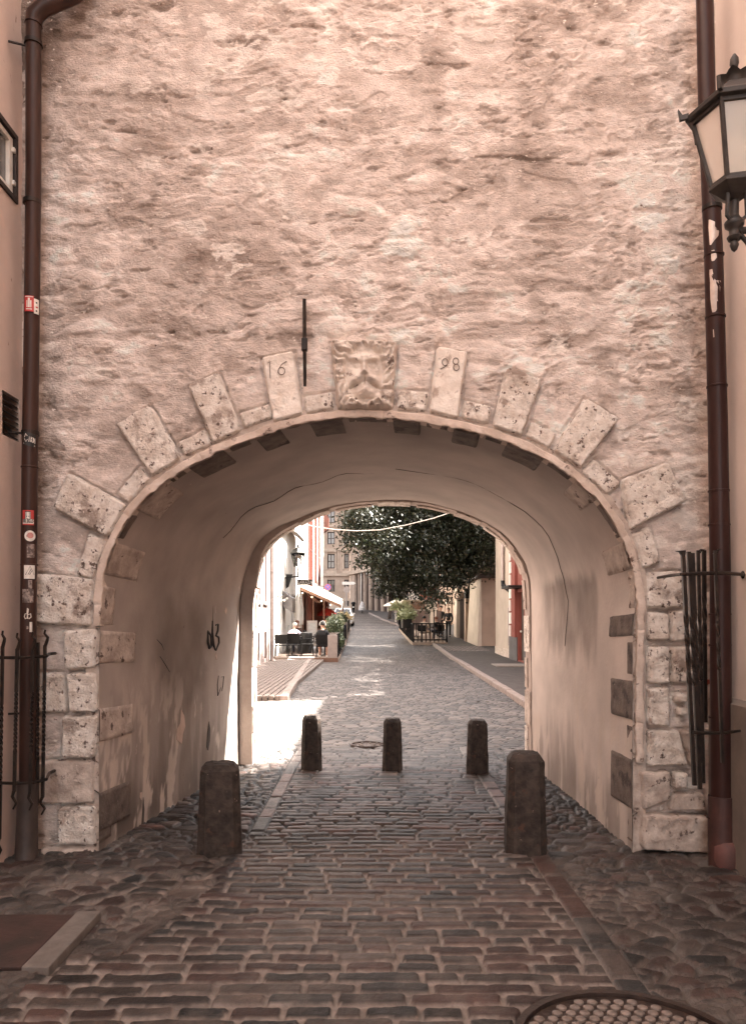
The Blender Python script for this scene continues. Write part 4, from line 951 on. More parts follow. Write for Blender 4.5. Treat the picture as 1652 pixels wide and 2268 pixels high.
# ================================================================= BOLLARDS
def bollard(px, py, wpx, hpx, Y, rz, label, lean=0):
    x = (px-CX)*Y/F; wb = wpx*Y/F/2; hh = hpx*Y/F; wt = wb*.86; ch = .34
    b = MB(); ns_ = 14; rings = []
    for i in range(ns_+1):
        t = i/ns_; rings.append((wb+(wt-wb)*t, t*hh*.90, ch))
    rings += [(wt*.98, hh*.93, .34), (wt*.74, hh*.99, .36), (wt*.35, hh*1.0, .42)]
    q = 3
    def ringpts(w_, c):
        pts = []; cc = w_*c
        cor = [(w_, -w_+cc), (w_, w_-cc), (w_-cc, w_), (-w_+cc, w_), (-w_, w_-cc), (-w_, -w_+cc), (-w_+cc, -w_), (w_-cc, -w_)]
        for i in range(8):
            a, d = cor[i], cor[(i+1) % 8]
            for k in range(q): pts.append((a[0]+(d[0]-a[0])*k/q, a[1]+(d[1]-a[1])*k/q))
        return pts
    m = 8*q; ca, sa = math.cos(rz), math.sin(rz)
    for j, (w_, z_, c_) in enumerate(rings):
        for k, (u, v) in enumerate(ringpts(w_, c_)):
            s_ = 1+.05*(float(fbm(np.array([k*1.7+px]), np.array([z_*14]), px)[0])-.5)*2
            b.v.append((x+(u*ca-v*sa)*s_+lean*z_, Y+(u*sa+v*ca)*s_, z_-.02+.004*random.uniform(-1, 1)*(j > ns_)))
    for j in range(len(rings)-1):
        for k in range(m): b.f.append((j*m+k, j*m+(k+1) % m, (j+1)*m+(k+1) % m, (j+1)*m+k))
    b.f.append(tuple((len(rings)-1)*m+k for k in range(m)))
    o = b.build('bollard', BOLL, smooth=24, org=(x, Y, 0)); o.location = (x, Y, 0)
    return tag(o, label, 'bollard', 'worn iron bollards at the gateway')
bollard(487, 1890, 97, 205, 5.26, math.radians(9), 'big worn bollard nearest on the left at the arch mouth')
bollard(1163, 1890, 90, 228, 5.26, math.radians(-5), 'big worn bollard nearest on the right, tallest of all')
bollard(690, 1707, 47, 128, 8.08, math.radians(3), 'small bollard at the left of the far row of three')
bollard(869, 1708, 45, 122, 8.05, math.radians(-2), 'small bollard in the middle of the far row of three')
bollard(1057, 1714, 49, 124, 7.92, math.radians(-4), 'small bollard at the right of the far row of three')
# ================================================================= STREET BEYOND THE GATE
CREAM = M('cream_render', (.72, .64, .55), (.62, .54, .46), 1.5, .85, .2, 16, speck=[((.45, .36, .29), 4, .68, .74)])
WHITEW = M('white_render', (.82, .78, .72), (.72, .67, .60), 1.5, .85, .2, 16, speck=[((.5, .43, .36), 5, .68, .74)])
SHADE_GREY = M('shade_grey_render', (.30, .235, .21), (.25, .195, .175), 1.5, .85, .15, 16)  # tree shade on the first left house put into its wall colour
PALEB = M('pale_panel', (.42, .37, .36), (.36, .32, .31), 2, .8)
STONEB = M('beige_stone', (.40, .31, .25), (.31, .24, .19), 1.2, .8, .3, 10, speck=[((.5, .42, .36), 2.5, .62, .75)])
STONEC_ = M('stone_trim', (.46, .37, .30), (.36, .29, .23), 2, .8, .3, 10)
REDBR = M('brick_red_render', (.22, .058, .042), (.18, .05, .035), 2, .8, .15, 20)
DARKW = M('dark_wood', (.035, .024, .019), (.06, .04, .03), 8, .6, .3, 20, stretch=(4, 4, 1))
ORANGE = M('orange_boards', (.20, .10, .06), (.15, .075, .045), 6, .6, .3, 20, stretch=(3, 3, .6))
BROWNP = M('brown_boards', (.11, .038, .022), (.08, .03, .018), 6, .6, .3, 20, stretch=(4, 4, .5))
TAN = M('tan_render', (.34, .25, .19), (.28, .205, .155), 1.5, .85, .2, 12, speck=[((.30, .21, .16), 3.5, .64, .72)])
ROOFD = M('dark_roof', (.045, .032, .028), (.07, .05, .04), 5, .8, .3)
BLK = M('black_metal', (.005, .005, .005), (.009, .008, .008), 10, .45, spec=.25)
ZINC = M('zinc_pipe', (.36, .31, .29), (.28, .24, .22), 5, .35, .1, 20, metal=.6)
GREYP = M('grey_planter', (.30, .25, .22), (.24, .20, .18), 6)
DECK = M('deck_boards', (.20, .145, .115), (.14, .10, .08), 5, .7, .3, 20, stretch=(1, 8, 1))
CANV = M('white_canvas', (.80, .76, .68), (.72, .68, .6), 3, .8)
REDC = M('red_canvas', (.40, .05, .035), (.34, .04, .03), 3, .8)

def facade(root, p0, p1, z0, z1, ops, mat, depth=.25, thick=3.0, name='wall'):
    """wall from p0 to p1 (the outer side is to the right of the direction), with real openings (u0,u1,w0,w1)."""
    p0 = Vector((*p0, 0)); p1 = Vector((*p1, 0)); L_ = (p1-p0).length; d = (p1-p0)/L_; n = Vector((d.y, -d.x, 0))
    us = sorted({0, L_}|{o[0] for o in ops}|{o[1] for o in ops}); ws = sorted({z0, z1}|{o[2] for o in ops}|{o[3] for o in ops})
    pt = lambda u, z, k=0: p0+d*u-n*k+Vector((0, 0, z))
    b = MB()
    for i in range(len(us)-1):
        for j in range(len(ws)-1):
            cu = (us[i]+us[i+1])/2; cw = (ws[j]+ws[j+1])/2
            if any(o[0] < cu < o[1] and o[2] < cw < o[3] for o in ops): continue
            b.quad(pt(us[i], ws[j]), pt(us[i+1], ws[j]), pt(us[i+1], ws[j+1]), pt(us[i], ws[j+1]))
    for o in ops:
        c = [(o[0], o[2]), (o[1], o[2]), (o[1], o[3]), (o[0], o[3])]
        for k in range(4): b.quad(pt(*c[k]), pt(*c[(k+1) % 4]), pt(*c[(k+1) % 4], depth), pt(*c[k], depth))
        b.quad(*[pt(*q, depth) for q in c])
    b.quad(pt(0, z0), pt(0, z1), pt(0, z1, thick), pt(0, z0, thick)); b.quad(pt(L_, z0), pt(L_, z1), pt(L_, z1, thick), pt(L_, z0, thick))
    b.quad(pt(0, z1), pt(L_, z1), pt(L_, z1, thick), pt(0, z1, thick)); b.quad(pt(0, z0, thick), pt(L_, z0, thick), pt(L_, z1, thick), pt(0, z1, thick))
    b.build(name, mat, root); return pt
def bar(b, pt, u0, u1, z0, z1, k0, k1): b.prism([pt(u0, z0, k0), pt(u1, z0, k0), pt(u1, z1, k0), pt(u0, z1, k0)], pt(0, 0, k1)-pt(0, 0, k0))
def window(root, pt, o, fm, dep=.18, mull=1, tr=.5, fw=.07, sill=None, gl=None):
    u0, u1, z0, z1 = o; b = MB(); g = .003
    bar(b, pt, u0+g, u1-g, z0+g, z0+fw, dep-.05, dep); bar(b, pt, u0+g, u1-g, z1-fw, z1-g, dep-.05, dep)
    bar(b, pt, u0+g, u0+fw, z0+fw, z1-fw, dep-.05, dep); bar(b, pt, u1-fw, u1-g, z0+fw, z1-fw, dep-.05, dep)
    for i in range(mull):
        c = u0+(u1-u0)*(i+1)/(mull+1); bar(b, pt, c-fw*.45, c+fw*.45, z0+fw, z1-fw, dep-.045, dep-.002)
    if tr: zc = z0+(z1-z0)*tr; bar(b, pt, u0+fw, u1-fw, zc-fw*.4, zc+fw*.4, dep-.042, dep-.004)
    f = b.build('window', fm, root)
    MB().quad(pt(u0+.01, z0+.01, dep-.02), pt(u1-.01, z0+.01, dep-.02), pt(u1-.01, z1-.01, dep-.02), pt(u0+.01, z1-.01, dep-.02)).build('pane', gl or DARKGLASS, f)
    if sill: s = MB(); bar(s, pt, u0-.08, u1+.08, z0-.10, z0-.004, -.08, .02); s.build('sill', sill, f)
    return f
def vpipe(name, x, y, z0, z1, r, mat, label, bends=()):
    o = empty(name, (x, y, z0), label, 'drainpipe')
    MB().tube([(x, y, z0+.25), (x, y, z1)], r, 12).build('pipe', mat, o, smooth=50)
    MB().tube([(x, y, z0+.25), (x, y, z0+.18), (x+.10, y-.02, z0+.04)], [r, r*1.05, r*1.15], 12).build('shoe', mat, o, smooth=50)
    z = z0+1.2
    while z < z1: MB().lathe((x, y, z), [(r, 0), (r*1.2, .005), (r*1.2, .05), (r, .055)], 12).build('band', mat, o, smooth=50); z += 2.0
    return o

# ---- left side: first house (tree shade put into its grey wall colour, white window bays)
XA = -3.62
h = empty('house', (XA-2, 18, 0), 'house in shade-darkened mauve grey with pale tall windows, first on the left beyond the gate', 'house')
opsA = [(y-9, y-9+.9, 2.15, 6.2) for y in (11, 13.2, 15.4, 17.6, 19.8, 22.0, 23.8, 25.3)]+[(y-9, y-9+.5, .25, 1.15) for y in (13.4, 17.8, 22.2, 24.0, 25.6)]
pt = facade(h, (XA, 9.0), (XA, 26.9), 0, 9.5, opsA, SHADE_GREY, .14, 5)
for o in opsA:
    if o[2] > 1:
        window(h, pt, o, PALEB, .12, 1, .7, .10, PALEB, glass('pale_blind', (.30, .28, .30), .4) if 'pale_blind' not in MATS else MATS['pale_blind'])
    else: b = MB(); bar(b, pt, o[0]+.01, o[1]-.01, o[2]+.01, o[3]-.01, .10, .12); b.build('shutter', DARKW, h)
b = MB(); bar(b, pt, 0, 17.9, 9.5, 9.8, -.25, .3); b.build('cornice', PALEB, h)
vpipe('drainpipe', XA+.10, 26.75, .0, 9.4, .07, ZINC, 'grey metal drainpipe at the corner of the first left house')
# ---- left side: white house with narrow windows
XB = -3.78
h = empty('house', (XB-2, 31, 0), 'low sunlit white house with narrow tall windows on the left of the street', 'house')
opsB = [(a, a+.55, 2.6, 4.7) for a in (1.3, 3.4, 5.5, 7.5, 9.3)]+[(.5, 1.1, .25, 1.25), (1.7, 2.2, .3, 1.25), (3.0, 3.4, .5, 1.15), (5.2, 6.1, .25, 2.1), (7.2, 7.6, .4, 1.3), (8.4, 9.3, .3, 2.2)]
pt = facade(h, (XB, 27.0), (XB, 37.6), 0, 5.6, opsB, WHITEW, .16, 5)
for o in opsB[:5]: window(h, pt, o, CREAM, .12, 1, .6, .06, CREAM, MATS['pale_blind'])
for o in opsB[5:]: b = MB(); bar(b, pt, o[0]+.01, o[1]-.01, o[2]+.01, o[3]-.01, .10, .14); b.build('door' if o[3] > 1.5 else 'shutter', BROWNP if o[0] < 2 else DARKW, h)
b = MB(); b.prism([(XB+.30, 27, 5.55), (XB-5, 27, 9.6), (XB-5, 27, 9.4), (XB+.30, 27, 5.40)], (0, 10.6, 0)); b.build('roof', M('cream_roof', (.62, .50, .40), (.5, .4, .32), 6), h)
b = MB(); b.tube([(XB+.34, 27, 5.42), (XB+.34, 37.6, 5.42)], .07, 8); b.build('gutter', CREAM, h)
# small metal hood over a door with a white lean-to behind
b = MB(); b.prism([(XB+.02, 32.0, 2.1), (XB+.42, 32.0, 1.85), (XB+.42, 32.0, 2.45), (XB+.02, 32.0, 2.75)], (0, 1.2, 0))
b.build('door_hood', M('grey_metal_hood', (.16, .15, .145), (.11, .10, .10), 6, .4, .1, 10, metal=.5), h)
# ---- left side: tall white house with red brown shutters
XC = -4.55
h = empty('house', (XC-2, 46, .2), 'tall sunlit white house with tall red brown window strips on the left', 'house')
opsC = [(a, a+2.0, 4.3, 12.2) for a in (18.2, 21.8, 25.4)]+[(a, a+.7, 4.6, 6.3) for a in (2.5, 5.0, 7.5)]
pt = facade(h, (XC-.25, 37.6), (XC+.12, 68.5), 0, 14, opsC, WHITEW, .03, 6)
REDW = M('red_brown_window', (.10, .024, .014), (.08, .02, .012), 3, .5)
for o in opsC[:3]: window(h, pt, o, REDW, .025, 0, .3, .10, CREAM, M('red_board', (.09, .022, .014), (.07, .018, .012), 3, .9, 0, spec=.05))
for o in opsC[3:]: window(h, pt, o, CREAM, .025, 1, .6, .06, CREAM)
b = MB(); bar(b, pt, 17.6, 30.4, 3.35, 3.85, -.12, -.002); bar(b, pt, 17.6, 30.4, 3.9, 4.05, -.2, -.002); b.build('band', REDW, h)
b = MB(); bar(b, pt, 16.9, 17.4, .5, 13.8, -.10, -.002); b.build('corner_strip', REDW, h)
b = MB(); bar(b, pt, 0, 30.9, 13.9, 14.4, -.4, 0); b.build('cornice', REDW, h)
vpipe('drainpipe', XC-.05, 37.8, .1, 12, .07, ZINC, 'thin grey drainpipe between the two white houses')
# oriel beyond
b = MB(); b.prism([(-4.45, 68.55, 9.3), (-4.0, 68.55, 9.6), (-3.95, 68.55, 10.6), (-4.2, 68.55, 11.0), (-4.45, 68.55, 11.0)], (0, 1.0, 0)); b.build('oriel', REDW, h)
# ---- end building: stone block facing the gate
YE = 105.0
end = empty('apartment_building', (-8, YE, 3.0), 'beige stone apartment block facing us at the far end of the street', 'apartment block')
wx_ = [-13.5, -10.2, -6.48, -3.95, ]
ops = []
def EX(px): return (px-CX)*YE/F
def EZ(py): return H+(HY-py)*YE/F
x0e = -16.0; x1e = EX(775)
cols_ = [EX(726.5)-4*3.3, EX(726.5)-3*3.3, EX(726.5)-2.0*2.9, EX(726.5), EX(764)]
rows_ = [(EZ(1310.5), EZ(1284)), (EZ(1259), EZ(1227)), (EZ(1205.5), EZ(1178)), (EZ(1158), EZ(1130)), (EZ(1112), EZ(1084)), (EZ(1066), EZ(1038))]
wd = EX(741)-EX(723.5)
for c in cols_:
    for r_ in rows_:
        u = c-wd/2*.0-x0e; u1 = min(u+wd*.86, x1e-x0e-.15); ops.append((u-.1, u1, r_[0], r_[1]))
pt = facade(end, (x0e, YE), (x1e, YE), 2.9, 25, ops, STONEB, .35, 8)
WF = M('dark_window_frame', (.06, .045, .04), None, 8)
PG = glass('lace_glass', (.20, .19, .18), .15)
for o in ops: window(end, pt, o, WF, .22, 1, .48, .13, None, PG if o[2] > EZ(1265) else DARKGLASS)
for i, z in enumerate((EZ(1276), EZ(1219), EZ(1167), EZ(1120))):
    b = MB(); bar(b, pt, 0, x1e-x0e+.1, z, z+(.35 if i == 0 else .22), -.35 if i == 0 else -.15, -.002); b.build('string_course', STONEC_, end)
for c in cols_:
    u = c-x0e
    for z in (EZ(1224)+.1,): b = MB(); bar(b, pt, u-.35, u+wd*.86+.25, z, z+.25, -.3, -.003); bar(b, pt, u-.3, u-.12, EZ(1262), z, -.15, -.003); bar(b, pt, u+wd*.87, u+wd*.87+.2, EZ(1262), z, -.15, -.003); b.build('window_surround', STONEC_, end)
    b = MB(); bar(b, pt, u-.3, u+wd*.86+.3, EZ(1273), EZ(1264), -.12, -.003); b.build('panel', STONEC_, end)
for px in (748.5, 759.5, 718): b = MB(); bar(b, pt, EX(px)-x0e-.05, EX(px)-x0e+.12, EZ(1262), 24, -.08, -.003); b.build('pilaster_edge', STONEC_, end)
b = MB(); bar(b, pt, 0, x1e-x0e+.05, 2.9, EZ(1325), -.15, -.004); b.build('plinth', STONEC_, end)
for px0, px1, a, c in ((714, 732, 1343, 1331), (764.5, 773, 1343, 1331)): b = MB(); bar(b, pt, EX(px0)-x0e, EX(px1)-x0e, EZ(a), EZ(c), -.16, -.152); b.build('basement_window', DARKGLASS, end)
# curved colonnade wing
wing = empty('arcade_building', (2, 92, 2.8), 'beige building wing with a colonnade of tall dark bays, right of the apartment block', 'building')
ds = Vector((.31, -.95, 0)).normalized(); w0 = Vector((x1e+.02, YE-.3, 0)); nrm = Vector((-ds.y*-1, ds.x, 0))
nrm = Vector((-.95, -.31, 0)).normalized()
LW = 46.0; bay = 2.35
def wp(u, z, k=0): return w0+ds*u-nrm*k+Vector((0, 0, z))
zc_ = EZ(1274); b = MB()
bar(b, wp, 0, LW, zc_+.5, 21, 0, .6); b.build('wall', STONEB, wing)
b = MB(); bar(b, wp, 0, LW, zc_, zc_+.5, -.35, .6); b.build('cornice', STONEC_, wing)
b = MB(); bar(b, wp, 0, LW, .3, zc_, 1.6, 1.9); b.build('arcade_back', M('dark_recess', (.02, .014, .012), None, 4), wing)
u = 0
while u < LW-1:
    b = MB(); bar(b, wp, u, u+(2.2 if u == 0 else .34), .3, zc_, 0, .3); b.build('pillar', STONEB, wing)
    if u > 0:
        f = MB(); bar(f, wp, u-bay+.34, u, .3, zc_, .32, .40); f.build('bay_window', glass('bay_glass', (.02, .010, .008), .3) if 'bay_glass' not in MATS else MATS['bay_glass'], wing)
    u += bay if u else bay+1.4
for i in range(14): b = MB(); bar(b, wp, 3+i*2.2, 3.45+i*2.2, zc_+1.2, zc_+1.7, -.25, 0); b.build('bracket', STONEC_, wing)
# upper windows of the wing
for i in range(10):
    b = MB(); bar(b, wp, 4+i*3.4, 5.6+i*3.4, zc_+3.2, zc_+5.8, -.02, .02); b.build('window', DARKGLASS, wing)
# cream house and red brick wing beyond the right terrace
h = empty('house', (8, 74, 1.5), 'sunlit cream gabled house seen under the tree behind the right terrace', 'house')
pt = facade(h, (3.6, 76), (9.5, 72), 1, 7.6, [(1.2, 1.9, 5.0, 6.4), (4.0, 4.9, 4.4, 6.0)], CREAM, .2, 6)
for o in ((1.2, 1.9, 5.0, 6.4), (4.0, 4.9, 4.4, 6.0)): window(h, pt, o, DARKW, .15, 0, .5, .08)
b = MB(); b.prism([(3.4, 76.2, 7.5), (9.7, 71.9, 7.5), (6.5, 74, 11.5)], (2.6, 4.6, 0)); b.build('roof', M('tile_roof', (.33, .10, .06), None, 7), h)
b = MB(); b.box2((4.35, 70.2, 1.2), (6.6, 71.4, 4.6)); b.build('brick_bay', M('orange_brick', (.42, .12, .06), (.33, .09, .05), 10), h)
KIOSK = M('kiosk_wall', (.62, .54, .46), (.54, .46, .38), 3)
ki = empty('kiosk', (3.0, 62, 1.0), 'cream kiosk with orange boarded front beneath a white awning', 'kiosk')
b = MB(); b.box2((2.36, 62, .9), (5.2, 64, 3.1)); b.build('wall', KIOSK, ki)
b = MB(); b.box2((3.07, 61.90, 1.6), (4.15, 61.97, 2.95)); [b.box((3.07+.27*i, 61.86, 2.25), (.05, .04, 1.3)) for i in range(5)]; b.box((3.6, 61.85, 2.3), (.06, .04, 1.5), ry=.8); b.build('boarded_front', ORANGE, ki)
b = MB(); b.prism([(2.22, 60.6, 2.92), (4.6, 60.6, 4.35), (4.6, 60.6, 4.40), (2.22, 60.6, 2.98)], (0, 3.6, 0)); b.build('awning', CANV, ki)
um = empty('parasol', (1.95, 66, 1.2), 'small white parasol standing by the road left of the kiosk', 'parasol')
MB().tube([(1.95, 66, 1.1), (1.95, 66, 3.2)], .03, 8).build('pole', WHITE, um); MB().lathe((1.95, 66, 2.75), [(1.05, 0), (1.06, -.1), (1.0, .02), (.5, .26), (.02, .46)], 8).build('canopy', CANV, um)

# ---- right side: facade line x = 5
XR = 5.02
h = empty('house', (XR+2, 20, 0), 'brick red rendered house with grey plinth on the right of the street', 'house')
pt = facade(h, (XR, 28.2), (XR, 17.4), .05, 5.0, [(1.6, 2.7, .15, 2.5), (5.2, 6.4, 1.2, 3.0)], REDBR, .2, 6)
b = MB(); bar(b, pt, .02, 1.55, .05, .95, -.03, -.002); bar(b, pt, 2.75, 10.8, .05, .95, -.03, -.002); b.build('plinth', M('dark_grey_plinth', (.09, .085, .085), (.07, .065, .065), 4), h)
b = MB(); bar(b, pt, 1.62, 2.68, .16, 2.49, .12, .19); d_ = b.build('door', DARKW, h); MB().ball(pt(1.75, 1.15, .08), .04, 8, 5).build('handle', WHITE, d_)
b = MB(); bar(b, pt, 1.45, 2.9, 2.62, 2.70, -.55, .0); b.build('door_canopy', BLK, h)
b = MB(); bar(b, pt, .95, 1.55, .95, 4.9, -.10, -.002); b.build('pilaster', REDBR, h)
window(h, pt, (5.2, 6.4, 1.2, 3.0), WHITE, .15, 1, .6, .07)
b = MB(); z = .95; k = 0
while z < 4.6:
    bar(b, pt, .02, (.42 if k % 2 else .28), z, z+.40, -.035, -.002); z += .46; k += 1
b.build('quoin_strip', WHITE, h)
b = MB(); bar(b, pt, 0, 10.8, 5.0, 5.3, -.3, .1); b.build('cornice', WHITE, h)
h = empty('house', (XR+2, 12.5, 0), 'lower plastered house right beyond the gate on the right side', 'house')
pt = facade(h, (XR, 17.38), (XR, 8.62), .05, 7.0, [(1.5, 2.5, 1.0, 2.8), (4.5, 5.5, 1.0, 2.8)], CREAM, .2, 6)
for o in ((1.5, 2.5, 1.0, 2.8), (4.5, 5.5, 1.0, 2.8)): window(h, pt, o, DARKW, .15)
h = empty('garden_wall', (XR+1.2, 33, .1), 'cream plastered wall pier with peeling base on the right, beside the red house', 'wall')
b = MB(); b.box2((5.14, 28.3, .05), (6.2, 32.2, 5.2)); b.build('pier', M('dull_cream', (.50, .42, .34), (.42, .35, .28), 1.5, .85, .2, 16), h)
b = MB(); b.box2((5.10, 28.28, .05), (5.13, 32.1, .45)); b.build('peeling_base', M('peeled_plaster', (.42, .33, .26), (.62, .54, .46), 12, lo=.45, hi=.55), h)
dp = empty('drainpipe', (5.06, 29.6, 0), 'silver drainpipe ending in an elbow on the cream pier', 'drainpipe')
MB().tube([(5.05, 29.9, 4.6), (5.05, 29.9, 3.02)], .072, 12).build('pipe', ZINC, dp, smooth=50)
MB().tube([(5.05, 29.9, 3.06), (5.04, 29.8, 2.88), (5.16, 28.9, 2.62)], .075, 10).build('elbow', BLK, dp, smooth=50)
MB().tube([(5.04, 28.45, 2.0), (5.04, 28.45, .6)], .045, 10).build('lower_pipe', ZINC, dp, smooth=50)
h = empty('garden_wall', (XR+1.2, 37, .1), 'tan plastered wall set back behind the cream pier, with a buttress at its left', 'wall')
b = MB(); b.box2((5.24, 37.1, .05), (8.6, 41.2, 3.55)); b.build('wall_face', TAN, h)
b = MB(); b.prism([(5.24, 37.05, .1), (5.24, 41.2, .1), (5.24, 41.2, 3.5), (5.24, 37.05, 3.5)], (-.02, 0, 0)); b.prism([(5.24, 37.0, .12), (5.02, 37.0, .12), (5.20, 37.0, 3.45), (5.24, 37.0, 3.45)], (0, 4.1, 0)); b.build('buttress', MATS['dull_cream'], h)
b = MB(); b.box2((6.5-.45, 37.04, .62), (6.5-.33, 37.09, .74)); b.build('vent', BLK, h)
b = MB(); b.prism([(5.0, 36.6, 3.55), (8.8, 36.6, 3.55), (8.8, 36.6, 3.68), (5.0, 36.6, 3.68)], (0, 4.8, 0)); b.prism([(4.95, 38.7, 3.69), (8.8, 38.7, 3.69), (8.8, 38.7, 5.0)], (0, 2.0, 0)); b.build('roof', ROOFD, h)
h = empty('building', (11, 37, .1), 'tall tan building mass added behind the tan wall on the right to block the sun', 'building'); MB().box2((9.0, 33.5, .05), (14, 46, 9.5)).build('wall', TAN, h)  # added mass, closes the gap that let sun stripes onto the street
g = empty('gateway', (5.0, 42.6, .25), 'dark wooden doorway between cream pillars under a boxed lintel on the right', 'doorway')
gz_ = float(gz(42.5)); Zr = lambda py, Y: H+(HY-py)*Y/F
b = MB(); b.box2((4.98, 41.3, gz_), (5.9, 41.9, 3.0)); b.build('right_pillar', TAN, g)
b = MB(); b.box2((5.10, 42.0, gz_), (5.18, 44.8, 2.75)); [b.box((5.08, 42.3+.4*i, 1.5), (.04, .05, 2.4)) for i in range(7)]; b.build('door', DARKW, g)
b = MB(); b.box2((4.90, 44.9, gz_), (5.9, 46.4, 4.2)); b.build('left_pillar', MATS['dull_cream'], g)
b = MB(); b.box2((4.72, 41.9, Zr(1324, 42)), (5.5, 45.0, Zr(1311, 42))); b.build('lintel_box', TAN, g, bevel=.02)
b = MB(); b.box2((4.95, 41.2, Zr(1325, 41)), (5.3, 41.7, Zr(1303, 41))); b.build('alarm_box', BLK, g, bevel=.02)
b = MB(); b.box2((5.2, 41.9, 3.1), (5.9, 47, 7.5)); b.build('upper_wall', TAN, g)
lt = empty('wall_lantern', (5.05, 44, 3.6), 'small black wall lantern above the dark wooden doorway on the right', 'wall lantern')
MB().lathe((4.95, 43.5, 3.72), [(.05, 0), (.11, .06), (.15, .32), (.17, .34), (.08, .44), (.02, .52)], 6).build('body', BLK, lt); MB().tube([(4.95, 43.5, 3.74), (4.97, 43.5, 3.55), (5.2, 43.5, 3.5)], .02, 6).build('bracket', BLK, lt)
h = empty('house', (6.5, 52, .5), 'brown plastered house with dark door and pale shutters behind the right terrace', 'house')
gq = .4
opsH = [(2.6, 3.6, gq+.15, 2.55), (5.2, 6.2, 1.4, 3.3), (8.0, 9.0, 1.4, 3.3), (3.0, 4.0, 4.2, 5.9), (6.5, 7.5, 4.2, 5.9)]
pt = facade(h, (5.25, 62), (5.05, 46.5), gq-.1, 8, [(15.5-b_, 15.5-a_, c_, d_) for a_, b_, c_, d_ in opsH], TAN, .25, 6)
for a_, b_, c_, d_ in opsH:
    o = (15.5-b_, 15.5-a_, c_, d_)
    if c_ < 1: b = MB(); bar(b, pt, o[0]+.02, o[1]-.02, o[2]+.02, o[3]-.02, .15, .22); b.build('door', BLK, h); b = MB(); bar(b, pt, o[0]-.2, o[1]+.2, o[3]+.03, o[3]+.4, -.35, -.003); b.build('door_hood', CREAM, h)
    else: window(h, pt, o, WHITE, .15, 1, .5, .09, CREAM)
b = MB(); bar(b, pt, 8.2, 15.4, gq-.05, 1.25, -.05, -.003); b.build('plinth', MATS['dark_grey_plinth'], h)
b = MB(); bar(b, pt, 0, 15.5, 8, 8.5, -.3, .1); b.build('cornice', CREAM, h)

# ================================================================= TREES
def tree(name, base, blobs, n_leaf, size, label, limbs, seed, r0=.28):
    rng = np.random.RandomState(seed); t = empty(name, base, label, 'tree')
    b = MB(); top = Vector(limbs[0][0])
    pts = [Vector(base)-Vector((0, 0, .1)), Vector(base).lerp(top, .35)+Vector((.06, .04, 0)), Vector(base).lerp(top, .7)+Vector((-.05, 0, 0)), top]
    b.tube(pts, [r0*1.25, r0, r0*.85, r0*.7], 10)
    b.build('trunk', M('bark', (.07, .05, .04), (.04, .03, .025), 12, .9, .8, 20, stretch=(3, 3, .6)), t, smooth=60)
    b = MB()
    for li in limbs:
        p = [Vector(q) for q in li]; m_ = len(p); b.tube([x+Vector((rng.uniform(-.1, .1), rng.uniform(-.1, .1), 0)) if 0 < i < m_-1 else x for i, x in enumerate(p)], [r0*.6*(1-.8*i/(m_-1)) for i in range(m_)], 7)
    b.build('limbs', MATS['bark'], t, smooth=60)
    vol = np.array([bl[3]*bl[4]*bl[5] for bl in blobs]); pr = vol**.75; pr /= pr.sum()
    ncl = n_leaf//26; k = rng.choice(len(blobs), ncl, p=pr); B = np.array(blobs)[k]
    d = rng.normal(size=(ncl, 3)); d /= np.linalg.norm(d, axis=1)[:, None]; rad = rng.uniform(.25, 1.08, ncl)**.6
    c = B[:, :3]+d*rad[:, None]*B[:, 3:6]
    cc = np.repeat(c, 26, 0); n = len(cc)
    p = cc+rng.normal(size=(n, 3))*np.array([.24, .24, .16])
    a = rng.uniform(0, 2*math.pi, n); pit = rng.normal(-.5, .5, n); ro = rng.uniform(-1.0, 1.0, n); s = size*rng.uniform(.6, 1.35, n)
    ax = np.stack([np.cos(a)*np.cos(pit), np.sin(a)*np.cos(pit), np.sin(pit)], 1)
    sd_ = np.stack([-np.sin(a), np.cos(a), 0*a], 1); up = np.cross(ax, sd_); wv = sd_*np.cos(ro)[:, None]+up*np.sin(ro)[:, None]
    S1 = s[:, None]; q0 = p; q1 = p+ax*S1*.45+wv*S1*.26; q2 = p+ax*S1; q3 = p+ax*S1*.45-wv*S1*.26
    V = np.stack([q0, q1, q2, q3], 1).reshape(-1, 3)-np.array(base)
    me = bpy.data.meshes.new('crown'); me.vertices.add(4*n); me.vertices.foreach_set('co', V.astype(np.float32).ravel())
    me.loops.add(4*n); me.loops.foreach_set('vertex_index', np.arange(4*n, dtype=np.int32)); me.polygons.add(n); me.polygons.foreach_set('loop_start', np.arange(0, 4*n, 4, dtype=np.int32)); me.update(calc_edges=True)
    at = me.color_attributes.new('Col', 'FLOAT_COLOR', 'POINT'); v = np.repeat(rng.uniform(.6, 1.5, n), 4); yl = np.repeat(rng.uniform(0, 1, n), 4)
    at.data.foreach_set('color', np.stack([(.016+.012*yl)*v, .024*v, .011*v, v*0+1], 1).astype(np.float32).ravel())
    o = bpy.data.objects.new('crown', me); S.collection.objects.link(o); o.parent = t; me.materials.append(LEAF); return t
LEAF = bpy.data.materials.new('leaves'); LEAF.use_nodes = True; _n = LEAF.node_tree; _b = _n.nodes['Principled BSDF']; _b.inputs['Roughness'].default_value = .45
_a = _n.nodes.new('ShaderNodeAttribute'); _a.attribute_name = 'Col'; _n.links.new(_a.outputs['Color'], _b.inputs['Base Color'])
_t = _n.nodes.new('ShaderNodeBsdfTranslucent'); _m = _n.nodes.new('ShaderNodeMixShader'); _m.inputs[0].default_value = .15; _o = _n.nodes['Material Output']
_n.links.new(_a.outputs['Color'], _t.inputs['Color']); _n.links.new(_b.outputs[0], _m.inputs[1]); _n.links.new(_t.outputs[0], _m.inputs[2]); _n.links.new(_m.outputs[0], _o.inputs['Surface'])
k36 = 36/F
